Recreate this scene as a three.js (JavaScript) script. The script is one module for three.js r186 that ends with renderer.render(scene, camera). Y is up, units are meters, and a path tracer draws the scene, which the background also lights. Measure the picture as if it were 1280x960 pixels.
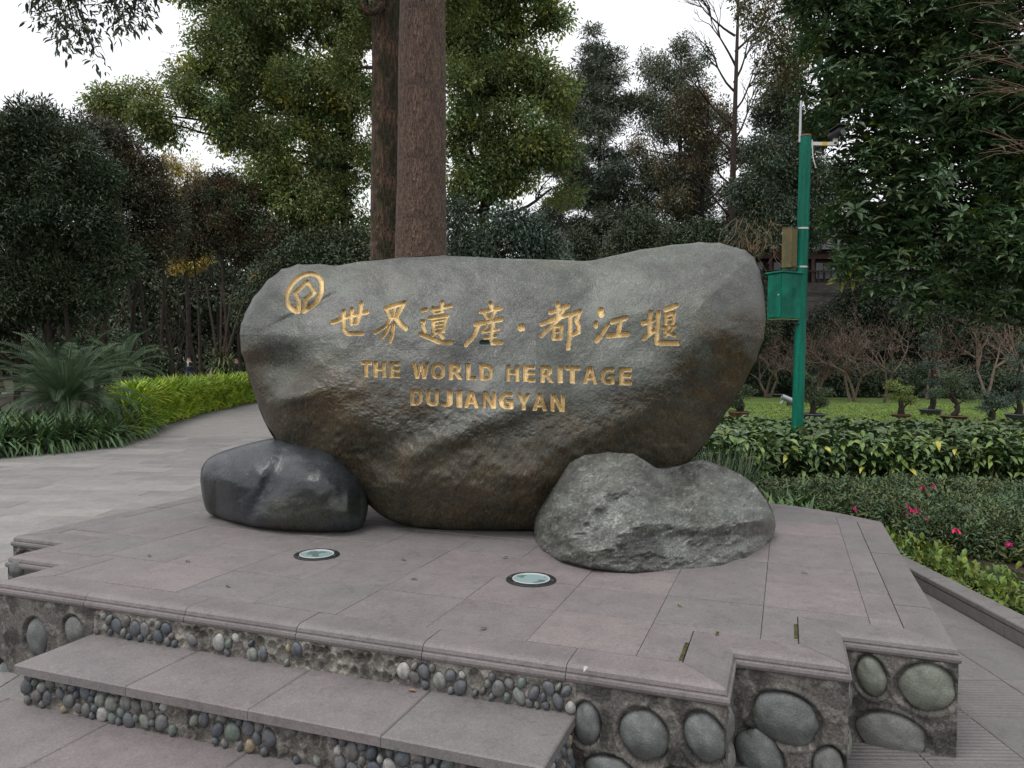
import * as THREE from 'three';
import { mergeGeometries, mergeVertices } from 'three/addons/utils/BufferGeometryUtils.js';
import { MarchingCubes } from 'three/addons/objects/MarchingCubes.js';
import { FontLoader } from 'three/addons/loaders/FontLoader.js';

/* ------------------------------------------------------------------ camera, sky, sun, exposure */
const scene = new THREE.Scene();
const F = 965, PITCH = 1.7 * Math.PI / 180, ROLL = 0.6 * Math.PI / 180, EYE = 1.25;   // focal length in photo pixels; platform top is y = 0
const camera = new THREE.PerspectiveCamera(2 * Math.atan(480 / F) * 180 / Math.PI, 4 / 3, 0.1, 1500);
camera.position.set(0, EYE, 0);
camera.rotation.order = 'YXZ';
camera.rotation.set(-PITCH, 0, ROLL);
scene.add(camera);

const renderer = new THREE.WebGLRenderer({ antialias: true });
renderer.setSize(1024, 768);
renderer.toneMapping = THREE.LinearToneMapping;
renderer.toneMappingExposure = 1.32;
renderer.shadowMap.enabled = true;

{ // a plain overcast sky
  const w = 64, h = 32, d = new Float32Array(w * h * 4);
  for (let j = 0; j < h; j++) for (let i = 0; i < w; i++) {
    const el = (j + 0.5) / h * Math.PI - Math.PI / 2, k = Math.max(0, Math.sin(el));
    const l = 0.82 + 0.22 * k, o = (j * w + i) * 4;
    d[o] = l * 0.975; d[o + 1] = l * 0.99; d[o + 2] = l * 1.03; d[o + 3] = 1;
  }
  const t = new THREE.DataTexture(d, w, h, THREE.RGBAFormat, THREE.FloatType);
  t.mapping = THREE.EquirectangularReflectionMapping; t.magFilter = THREE.LinearFilter; t.minFilter = THREE.LinearFilter; t.needsUpdate = true;
  scene.background = t; scene.environment = t;
}
const sun = new THREE.DirectionalLight(new THREE.Color(1, 0.97, 0.93), 1.25);
sun.position.set(-14, 40, 6); sun.target.position.set(0, 0, -6);
sun.castShadow = true; sun.shadow.radius = 45; sun.shadow.mapSize.set(2048, 2048);
Object.assign(sun.shadow.camera, { left: -40, right: 40, top: 40, bottom: -40, near: 1, far: 140 });
scene.add(sun, sun.target);

/* ------------------------------------------------------------------ helpers */
function RNG(a) { return () => { a |= 0; a = a + 0x6D2B79F5 | 0; let t = Math.imul(a ^ a >>> 15, 1 | a); t = t + Math.imul(t ^ t >>> 7, 61 | t) ^ t; return ((t ^ t >>> 14) >>> 0) / 4294967296; }; }
const V3 = (x, y, z) => new THREE.Vector3(x, y, z);
const clamp = (x, a = 0, b = 1) => Math.min(b, Math.max(a, x));
const lerp = (a, b, t) => a + (b - a) * t;
const sstep = (a, b, x) => { const t = clamp((x - a) / (b - a)); return t * t * (3 - 2 * t); };
function hash(x, y, z) { let h = Math.imul(x | 0, 374761393) + Math.imul(y | 0, 668265263) + Math.imul(z | 0, 2147483647 ^ 0x5bd1e995) | 0; h = Math.imul(h ^ h >>> 13, 1274126177); h ^= h >>> 16; return (h >>> 0) / 4294967296; }
function vnoise(x, y, z) {
  const X = Math.floor(x), Y = Math.floor(y), Z = Math.floor(z); let a = x - X, b = y - Y, c = z - Z;
  a = a * a * (3 - 2 * a); b = b * b * (3 - 2 * b); c = c * c * (3 - 2 * c);
  const l = (p, q, t) => p + (q - p) * t;
  return l(l(l(hash(X, Y, Z), hash(X + 1, Y, Z), a), l(hash(X, Y + 1, Z), hash(X + 1, Y + 1, Z), a), b),
    l(l(hash(X, Y, Z + 1), hash(X + 1, Y, Z + 1), a), l(hash(X, Y + 1, Z + 1), hash(X + 1, Y + 1, Z + 1), a), b), c);
}
function fbm(x, y, z, o = 4) { let s = 0, a = 0.5, n = 0; for (let i = 0; i < o; i++) { s += a * vnoise(x, y, z); n += a; a *= 0.5; x = x * 2.03 + 7.1; y = y * 2.03 + 3.7; z = z * 2.03 + 1.3; } return s / n; }
function pn(x, y, per, seed) { // periodic value noise
  const X = Math.floor(x), Y = Math.floor(y); let a = x - X, b = y - Y; a = a * a * (3 - 2 * a); b = b * b * (3 - 2 * b);
  const m = (v, p) => ((v % p) + p) % p, x0 = m(X, per), x1 = m(X + 1, per), y0 = m(Y, per), y1 = m(Y + 1, per);
  const p = hash(x0, y0, seed), q = hash(x1, y0, seed), r = hash(x0, y1, seed), s = hash(x1, y1, seed);
  return p + (q - p) * a + ((r + (s - r) * a) - (p + (q - p) * a)) * b;
}
function pf(u, v, f0, o, seed) { let s = 0, a = 0.5, n = 0, f = f0; for (let i = 0; i < o; i++) { s += a * pn(u * f, v * f, f, seed + i); n += a; a *= 0.55; f *= 2; } return s / n; }
function tex(size, fn, srgb, rep = 1) {
  const d = new Uint8Array(size * size * 4);
  for (let j = 0; j < size; j++) for (let i = 0; i < size; i++) {
    const c = fn(i / size, j / size), o = (j * size + i) * 4;
    if (typeof c === 'number') d[o] = d[o + 1] = d[o + 2] = clamp(c) * 255; else { d[o] = clamp(c[0]) * 255; d[o + 1] = clamp(c[1]) * 255; d[o + 2] = clamp(c[2]) * 255; }
    d[o + 3] = 255;
  }
  const t = new THREE.DataTexture(d, size, size); t.wrapS = t.wrapT = THREE.RepeatWrapping; t.magFilter = THREE.LinearFilter; t.minFilter = THREE.LinearMipmapLinearFilter; t.generateMipmaps = true;
  if (srgb) t.colorSpace = THREE.SRGBColorSpace; t.repeat.set(rep, rep); t.needsUpdate = true; return t;
}
function rayDir(u, v) { // photo pixel -> direction with unit depth along -z
  const a = u - 640, b = v - 480, c = Math.cos(ROLL), s = Math.sin(ROLL), x = (a * c + b * s) / F, y = -(-a * s + b * c) / F;
  const cp = Math.cos(PITCH), sp = Math.sin(PITCH), dz = cp + y * sp;
  return V3(x / dz, (y * cp - sp) / dz, -1);
}
const W = (u, v, depth) => rayDir(u, v).multiplyScalar(depth).add(V3(0, EYE, 0));
const G = (u, v, Y = 0) => { const r = rayDir(u, v); return r.multiplyScalar((Y - EYE) / r.y).add(V3(0, EYE, 0)); };
const YAW = 19.6 * Math.PI / 180, CY = Math.cos(YAW), SY = Math.sin(YAW);
const PL = (s, t, y = 0) => V3(s * CY + t * SY, y, s * SY - t * CY);          // platform frame (along front, back, up) -> world
const toST = p => [p.x * CY + p.z * SY, p.x * SY - p.z * CY];
const GR = -0.5;                                                               // ground level round the platform

const used = new Map();
function numbered(n) { const k = used.get(n) || 0; used.set(n, k + 1); return k ? n + '_' + String(k).padStart(3, '0') : n; }
function tag(o, label, category, group, kind) { o.userData = { label, category }; if (group) o.userData.group = group; if (kind) o.userData.kind = kind; return o; }
function thing(name, label, category, pos = [0, 0, 0], group) { const g = new THREE.Group(); g.name = numbered(name); g.position.set(...pos); scene.add(g); return tag(g, label, category, group); }
function part(parent, name, geo, mat) { const m = new THREE.Mesh(geo, mat); m.name = name; m.castShadow = m.receiveShadow = true; parent.add(m); return m; }
function struct(name, geo, mat, label, category) { const m = new THREE.Mesh(geo, mat); m.name = numbered(name); m.castShadow = m.receiveShadow = true; m.userData = { kind: 'structure', label, category }; scene.add(m); return m; }
function geoFrom(pos, idx, uv, col) {
  const g = new THREE.BufferGeometry(); g.setAttribute('position', new THREE.Float32BufferAttribute(pos, 3));
  if (uv) g.setAttribute('uv', new THREE.Float32BufferAttribute(uv, 2)); if (col) g.setAttribute('color', new THREE.Float32BufferAttribute(col, 3));
  if (idx) g.setIndex(idx); g.computeVertexNormals(); return g;
}
function box(w, h, d, x = 0, y = 0, z = 0, ry = 0) { const g = new THREE.BoxGeometry(w, h, d); if (ry) g.rotateY(ry); g.translate(x, y, z); return g; }
function bbox(w, h, d, b = 0.006) { // chamfered box, base at y = 0
  const s = new THREE.Shape([new THREE.Vector2(-w / 2 + b, -d / 2 + b), new THREE.Vector2(w / 2 - b, -d / 2 + b), new THREE.Vector2(w / 2 - b, d / 2 - b), new THREE.Vector2(-w / 2 + b, d / 2 - b)]);
  const g = new THREE.ExtrudeGeometry(s, { depth: h - 2 * b, bevelThickness: b, bevelSize: b, bevelSegments: 1, steps: 1 }); g.rotateX(-Math.PI / 2); g.translate(0, b, 0); return g;
}
function tube(pts, r0, r1, seg = 8, rad = 7, wob = 0, seed = 1, flare = 0) {
  const c = new THREE.CatmullRomCurve3(pts), fr = c.computeFrenetFrames(seg, false), pos = [], uv = [], idx = []; let L = c.getLength();
  for (let i = 0; i <= seg; i++) {
    const t = i / seg, p = c.getPoint(t), r = lerp(r0, r1, t) * (1 + flare * Math.exp(-t * 14));
    for (let j = 0; j <= rad; j++) {
      const a = j / rad * Math.PI * 2, ca = Math.cos(a), sa = Math.sin(a);
      const rr = r * (1 + wob * (fbm(ca * 1.3 + seed, sa * 1.3, t * L * 0.5) - 0.5));
      pos.push(p.x + rr * (fr.normals[i].x * ca + fr.binormals[i].x * sa), p.y + rr * (fr.normals[i].y * ca + fr.binormals[i].y * sa), p.z + rr * (fr.normals[i].z * ca + fr.binormals[i].z * sa));
      uv.push(j / rad * Math.max(0.3, Math.round(r0 * 6.28)), t * L);
      if (i < seg && j < rad) { const k = i * (rad + 1) + j, n = k + rad + 1; idx.push(k, k + 1, n, k + 1, n + 1, n); }
    }
  }
  return geoFrom(pos, idx, uv);
}

/* ------------------------------------------------------------------ textures and materials */
const grain = tex(512, (u, v) => 0.62 + 0.38 * pf(u, v, 8, 3, 1) + 0.28 * (pf(u, v, 128, 2, 9) - 0.5), true);
const rockMap = tex(1024, (u, v) => {
  const a = pf(u, v, 6, 4, 21), b = pf(u, v, 90, 3, 33), c = pn(u * 256, v * 256, 256, 44), d = pf(u, v, 30, 2, 55);
  let l = 0.60 + 0.26 * (a - 0.5) + 0.34 * (b - 0.5) + 0.26 * (c - 0.5); const f = sstep(0.66, 0.8, b) * sstep(0.5, 0.75, d) * 0.25; l += f;
  return [l * 1.0 + f * 0.05, l * 1.0, l * 0.97];
}, true);
const rockBump = tex(1024, (u, v) => 0.5 + 0.55 * (pf(u, v, 14, 4, 61) - 0.5) + 0.5 * (pf(u, v, 100, 3, 33) - 0.5), false);
const slabMap = tex(1024, (u, v) => {
  const a = pf(u, v, 3, 5, 71), b = pf(u, v * 0.999, 160, 2, 73), c = pf(u, v, 12, 4, 75), s = sstep(0.66, 0.78, pf(u, v, 24, 3, 77));
  const l = 0.79 + 0.12 * (a - 0.5) + 0.18 * (b - 0.5) + 0.10 * (c - 0.5) - 0.05 * s; return [l, l, l];
}, true);
const slabBump = tex(512, (u, v) => 0.5 + 0.5 * (pf(u, v, 60, 3, 81) - 0.5) + 0.4 * (pf(u, v, 6, 3, 82) - 0.5));
const concMap = tex(1024, (u, v) => {
  const a = pf(u, v, 4, 5, 91), b = pf(u, v, 130, 2, 93), c = sstep(0.5, 0.68, pf(u * 1, v, 9, 5, 95)), d = sstep(0.56, 0.7, pf(u, v, 20, 4, 97));
  const l = 0.62 + 0.35 * (a - 0.5) + 0.3 * (b - 0.5) - 0.2 * c + 0.17 * d; return [l * 1.01, l, l * 0.97];
}, true);
const concBump = tex(512, (u, v) => 0.5 + 0.6 * (pf(u, v, 24, 4, 101) - 0.5) + 0.4 * (pf(u, v, 120, 2, 103) - 0.5));
const barkMap = tex(512, (u, v) => {
  const a = pf(u, v, 4, 4, 111), b = pn(u * 96, v * 24, 96 / 4 * 4, 113), c = pf(u, v, 64, 2, 115), e = pn(u * 48, v * 12, 48, 117);
  const l = 0.56 + 0.14 * (a - 0.5) + 0.26 * (b - 0.5) + 0.36 * (c - 0.5) + 0.2 * (e - 0.5); return [l * 1.04, l * 0.98, l * 0.94];
}, true);
const barkBump = tex(512, (u, v) => 0.3 + 0.4 * pn(u * 48, v * 12, 48, 117) + 0.3 * pn(u * 96, v * 24, 96, 113) + 0.25 * pf(u, v, 64, 2, 115));
const soilMap = tex(512, (u, v) => { const a = pf(u, v, 8, 5, 121), b = pf(u, v, 100, 2, 123); const l = 0.6 + 0.5 * (a - 0.5) + 0.5 * (b - 0.5); return [l, l * 0.94, l * 0.86]; }, true);
const lawnMap = tex(512, (u, v) => { const a = pf(u, v, 5, 5, 131), b = pf(u, v, 120, 2, 133); const l = 0.7 + 0.3 * (a - 0.5) + 0.5 * (b - 0.5); return [l * (0.95 + 0.25 * (a - 0.5)), l, l * 0.8]; }, true);
const ribBump = tex(256, (u, v) => 0.5 + 0.5 * Math.sin(v * Math.PI * 2 * 32));

const lin = (r, g, b) => new THREE.Color().setRGB(r, g, b);
function mat(c, o = {}) { return new THREE.MeshStandardMaterial({ color: Array.isArray(c) ? lin(...c) : c, roughness: 0.8, ...o }); }
const slabTones = [[0.272, 0.238, 0.238], [0.262, 0.235, 0.234], [0.279, 0.241, 0.24], [0.255, 0.235, 0.23], [0.266, 0.234, 0.234], [0.305, 0.262, 0.256]];
const slabMats = slabTones.map(c => mat(c, { map: slabMap, bumpMap: slabBump, bumpScale: 0.0016, roughness: 0.62 }));
const plazaTones = [[0.36, 0.34, 0.325], [0.33, 0.315, 0.30], [0.40, 0.375, 0.355], [0.30, 0.285, 0.272], [0.345, 0.325, 0.315], [0.42, 0.39, 0.365]];
const plazaMats = plazaTones.map(c => mat(c, { map: slabMap, bumpMap: slabBump, bumpScale: 0.001, roughness: 0.6 }));
const pathMats = [[0.25, 0.235, 0.228], [0.225, 0.212, 0.207], [0.265, 0.24, 0.235]].map(c => mat(c, { map: slabMap, bumpMap: slabBump, bumpScale: 0.001, roughness: 0.65 }));
const ribMat = mat([0.235, 0.215, 0.213], { map: slabMap, bumpMap: ribBump, bumpScale: 0.004, roughness: 0.7 });
const nosingMats = [[0.255, 0.222, 0.222], [0.264, 0.228, 0.228], [0.246, 0.22, 0.217]].map(c => mat(c, { map: slabMap, bumpMap: slabBump, bumpScale: 0.0014, roughness: 0.58 }));
const concMat = mat([0.27, 0.255, 0.245], { map: concMap, bumpMap: concBump, bumpScale: 0.006, roughness: 0.9 });
const mortarMat = mat([0.40, 0.375, 0.35], { map: concMap, bumpMap: concBump, bumpScale: 0.004, roughness: 0.92 });
const jointMat = mat([0.2, 0.188, 0.178], { map: soilMap, roughness: 1 });
const mossMat = mat([0.13, 0.14, 0.035], { map: soilMap, bumpMap: concBump, bumpScale: 0.004, roughness: 1 });
const pebbleMats = [[0.15, 0.156, 0.169], [0.106, 0.119, 0.138], [0.2, 0.206, 0.2], [0.163, 0.15, 0.144], [0.25, 0.263, 0.237], [0.131, 0.144, 0.156], [0.188, 0.188, 0.188], [0.45, 0.438, 0.413], [0.175, 0.213, 0.188], [0.375, 0.3, 0.188]].map(c => mat(c, { map: grain, bumpMap: rockBump, bumpScale: 0.0015, roughness: 0.5 }));
const cobbleMats = [[0.185, 0.2, 0.19], [0.23, 0.245, 0.2], [0.2, 0.205, 0.19], [0.16, 0.165, 0.16]].map(c => mat(c, { map: grain, bumpMap: rockBump, bumpScale: 0.003, roughness: 0.55 }));
const barkMat = mat([0.285, 0.208, 0.165], { map: barkMap, bumpMap: barkBump, bumpScale: 0.03, roughness: 0.95 });
const darkBark = mat([0.085, 0.07, 0.056], { map: barkMap, bumpMap: barkBump, bumpScale: 0.02, roughness: 0.95 });
const greyBark = mat([0.17, 0.145, 0.12], { map: barkMap, bumpMap: barkBump, bumpScale: 0.02, roughness: 0.95 });
const soilMat = mat([0.085, 0.07, 0.05], { map: soilMap, bumpMap: concBump, bumpScale: 0.02, roughness: 1 });
const goldMat = new THREE.MeshStandardMaterial({ color: lin(0.88, 0.65, 0.31), map: grain, bumpMap: rockBump, bumpScale: 0.004, roughness: 0.5, metalness: 0 });
goldMat.map = grain;
function leafMat(c, tr = 0.3, rough = 0.6) { if (tr < 0.5) return new THREE.MeshStandardMaterial({ color: lin(...c), roughness: rough, side: THREE.DoubleSide }); return new THREE.MeshPhysicalMaterial({ color: lin(...c), roughness: rough, transmission: tr, thickness: 0, side: THREE.DoubleSide, specularIntensity: 0.5 }); }

/* ------------------------------------------------------------------ ground, plaza, path, lawn */
{
  const g = new THREE.PlaneGeometry(900, 900); g.rotateX(-Math.PI / 2); g.translate(0, GR - 0.03, -150);
  for (let i = 0, u = g.attributes.uv; i < u.count; i++) u.setXY(i, u.getX(i) * 400, u.getY(i) * 400);
  struct('ground', g, mat([0.12, 0.1, 0.075], { map: soilMap, roughness: 1 }), 'bare brown earth under the trees', 'ground');
}
// prism from a plan polygon [x, z] (counter-clockwise seen from above), with gap and chamfer
function inset(poly, d) {
  const n = poly.length, out = [];
  for (let i = 0; i < n; i++) {
    const a = poly[(i + n - 1) % n], b = poly[i], c = poly[(i + 1) % n];
    let n1 = [b[1] - a[1], -(b[0] - a[0])], n2 = [c[1] - b[1], -(c[0] - b[0])]; const l1 = Math.hypot(...n1) || 1, l2 = Math.hypot(...n2) || 1;
    n1 = n1.map(v => v / l1); n2 = n2.map(v => v / l2); const k = Math.max(0.25, 1 + n1[0] * n2[0] + n1[1] * n2[1]);
    out.push([b[0] - d * (n1[0] + n2[0]) / k, b[1] - d * (n1[1] + n2[1]) / k]);
  }
  return out;
}
const area2 = p => { let s = 0; for (let i = 0; i < p.length; i++) { const a = p[i], b = p[(i + 1) % p.length]; s += a[0] * b[1] - b[0] * a[1]; } return s / 2; };
function prism(poly, y, th, gap = 0.002, ch = 0.003, toWorld = (a, b, h) => V3(a, h, b), ju = 0, jv = 0) {
  if (area2(poly) < 0) poly = poly.slice().reverse();
  const A = inset(poly, gap + ch), B = inset(poly, gap), n = poly.length, pos = [], uv = [], idx = [];
  const add = (p, h) => { const w = toWorld(p[0], p[1], h); pos.push(w.x, w.y, w.z); uv.push(p[0] + ju, p[1] + jv + h); return pos.length / 3 - 1; };
  const top = A.map(p => add(p, y));
  for (const f of THREE.ShapeUtils.triangulateShape(A.map(p => new THREE.Vector2(...p)), [])) idx.push(top[f[0]], top[f[1]], top[f[2]]);
  for (let i = 0; i < n; i++) {
    const j = (i + 1) % n, q = [[A, y], [B, y - ch], [B, y - th]];
    for (let k = 0; k < 2; k++) { const a = add(q[k][0][i], q[k][1]), b = add(q[k][0][j], q[k][1]), c = add(q[k + 1][0][j], q[k + 1][1]), d = add(q[k + 1][0][i], q[k + 1][1]); idx.push(a, b, c, a, c, d); }
  }
  const g = geoFrom(pos, idx, uv); // make sure the top faces up
  if (g.attributes.normal.getY(0) < 0) { const ix = g.index.array; for (let i = 0; i < ix.length; i += 3) { const t = ix[i]; ix[i] = ix[i + 1]; ix[i + 1] = t; } g.computeVertexNormals(); }
  return g;
}
{ // grey slab plaza to the left and in front; rows lie across the walk
  const base = new THREE.PlaneGeometry(60, 44); base.rotateX(-Math.PI / 2); base.translate(-22, GR - 0.012, -19);
  const plaza = struct('plaza', base, jointMat, 'grey paved plaza beside the platform', 'pavement');
  const r = RNG(5); let n = 0;
  const far = []; const corner = [toST(V3(0, 0, 0))];
  for (let row = 0; row < 82; row++) {
    const z0 = -1.7 - row * 0.42, z1 = z0 - 0.42; let x = -16 + r() * 0.8;
    while (x < 0.5) {
      const L = [0.6, 0.85, 1.1][Math.floor(r() * 3)], x1 = x + L;
      const [s, t] = toST(V3((x + x1) / 2, 0, (z0 + z1) / 2)), m = r(), y = GR + (r() - 0.5) * 0.003;
      const under = (s > -4.6 && t < 7.4 && t > 3.3) , lim = -z0 > 12 ? -11.5 : -1e9;
      const vis = x1 / -z1 > -0.75 && x / -z0 < -0.05;
      if (!under && vis && x1 > lim) {
        const geo = prism([[x, z1], [x1, z1], [x1, z0], [x, z0]], y, 0.03, 0.0015, 0.002, (a, b, h) => V3(a, h, b), r() * 5, r() * 5);
        const mt = plazaMats[Math.floor(Math.pow(m, 1.2) * 6)];
        if (n < 300) { part(plaza, 'paving_slab', geo, mt); n++; } else far.push(geo);
      }
      x = x1;
    }
  }
  if (far.length) { const m = part(plaza, 'far_paving', mergeGeometries(far), plazaMats[0]); m.userData.kind = 'stuff'; }
}
{ // path on the right with ribbed slabs, up to the kerb
  const base = new THREE.PlaneGeometry(6, 14); base.rotateX(-Math.PI / 2); base.translate(0.32, GR - 0.011, -5);
  const path = struct('side_path', base, jointMat, 'grey paved path with ribbed slabs beside the kerb', 'path');
  const r = RNG(9);
  for (let row = 0; row < 14; row++) for (let k = 0; k < 5; k++) {
    const z0 = -1.5 - row * 0.46, z1 = z0 - 0.46, x0 = 0.95 + k * 0.45, x1 = Math.min(x0 + 0.45, 3.2);
    const ribbed = k < 4 && (row + k) % 5 < 4 && row > 1 && k !== 2 + (row % 3);
    const [s, t] = toST(V3((x0 + x1) / 2, 0, (z0 + z1) / 2)); if (s < 0.3 && t > 3.8) continue;
    part(path, 'paving_slab', prism([[x0, z1], [x1, z1], [x1, z0], [x0, z0]], GR + (r() - 0.5) * 0.003, 0.03, 0.002, 0.003, (a, b, h) => V3(a, h, b), r() * 3, 0), ribbed ? ribMat : pathMats[Math.floor(r() * 3)]);
  }
}
{ // kerb beside the path
  const k = thing('kerb', 'low grey stone kerb edging the azalea bed', 'kerb');
  for (let i = 0; i < 7; i++) {
    const z0 = -2.2 - i * 0.92, L = 0.915;
    const sh = new THREE.Shape([[0, 0], [0, 0.075], [0.006, 0.08], [0.006, 0.088], [-0.004, 0.092], [-0.004, 0.118], [0.002, 0.125], [0.15, 0.128], [0.155, 0.12], [0.155, 0]].map(a => new THREE.Vector2(...a)));
    const g = new THREE.ExtrudeGeometry(sh, { depth: L, bevelEnabled: false }); g.translate(3.21, GR - 0.005, z0 - L);
    part(k, 'kerb_stone', g, pathMats[i % 3]);
  }
}
{ // soil bed and lawn on the right
  const pos = [], uv = [], idx = [], nx = 60, nz = 40;
  for (let j = 0; j <= nz; j++) for (let i = 0; i <= nx; i++) {
    const x = lerp(-1.5, 16, i / nx), z = lerp(-1.2, -15.5, j / nz); const [s, t] = toST(V3(x, 0, z));
    const inb = x > 3.3 || t > 7.55; const y = inb ? -0.44 + 0.06 * (fbm(x * 1.5, z * 1.5, 0) - 0.5) + 0.04 * (fbm(x * 7, z * 7, 3) - 0.5) : GR - 0.06;
    pos.push(x, y, z); uv.push(x, z); if (i < nx && j < nz) { const k = j * (nx + 1) + i; idx.push(k, k + 1, k + nx + 1, k + 1, k + nx + 2, k + nx + 1); }
  }
  struct('planting_bed', geoFrom(pos, idx, uv), soilMat, 'brown soil bed behind the kerb', 'soil');
  const lp = [], lu = [], li = [], mx = 50, mz = 40;
  for (let j = 0; j <= mz; j++) for (let i = 0; i <= mx; i++) { const x = lerp(2.2, 46, i / mx), z = lerp(-13.5, -41, j / mz); lp.push(x, GR + 0.02 + 0.08 * (fbm(x * 0.4, z * 0.4, 8) - 0.5), z); lu.push(x / 2, z / 2); if (i < mx && j < mz) { const k = j * (mx + 1) + i; li.push(k, k + 1, k + mx + 1, k + 1, k + mx + 2, k + mx + 1); } }
  struct('lawn', geoFrom(lp, li, lu), mat([0.17, 0.25, 0.045], { map: lawnMap, bumpMap: concBump, bumpScale: 0.05, roughness: 1 }), 'bright green mown lawn beyond the hedge', 'lawn');
  const fp = new THREE.PlaneGeometry(54, 2.6); fp.rotateX(-Math.PI / 2); fp.translate(19, GR + 0.06, -42.2);
  struct('far_path', fp, mat([0.33, 0.3, 0.28], { map: slabMap, roughness: 0.9 }), 'pale path along the far edge of the lawn', 'path');
}

/* ------------------------------------------------------------------ platform */
const platform = thing('stone_platform', 'low grey-pink stone platform with stepped corners under the carved boulder', 'platform');
const CS = -2.15; // centre line of the platform
const half = [[0.755, 3.85], [0.755, 6.8], [0.45, 7.07], [0.13, 7.25], [-0.5, 7.42], [-1.3, 7.5]];
const outline = [[-0.18, 3.04], [-0.18, 3.45], [0.28, 3.45], [0.28, 3.85], ...half];
const mir = outline.slice().reverse().map(([s, t]) => [2 * CS - s, t]);
const OUT = [...outline, ...mir];   // counter-clockwise in (s, t)
const miter = i => { const n = OUT.length, a = OUT[(i + n - 1) % n], b = OUT[i], c = OUT[(i + 1) % n]; let p = [b[1] - a[1], a[0] - b[0]], q = [c[1] - b[1], b[0] - c[0]]; const l = Math.hypot(...p), m = Math.hypot(...q); p = p.map(v => v / l); q = q.map(v => v / m); const k = 1 + p[0] * q[0] + p[1] * q[1]; return [(p[0] + q[0]) / k, (p[1] + q[1]) / k]; };
const MIT = OUT.map((_, i) => miter(i));
const offs = (i, o) => [OUT[i][0] + o * MIT[i][0], OUT[i][1] + o * MIT[i][1]];
const prof = [[-0.205, -0.03], [-0.205, -0.002], [-0.203, 0], [-0.05, 0], [-0.03, -0.004], [-0.016, -0.014], [-0.011, -0.030], [-0.016, -0.033], [-0.014, -0.037], [-0.003, -0.042], [0, -0.054], [-0.003, -0.066], [-0.011, -0.074], [-0.03, -0.076], [-0.06, -0.076]];
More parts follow.
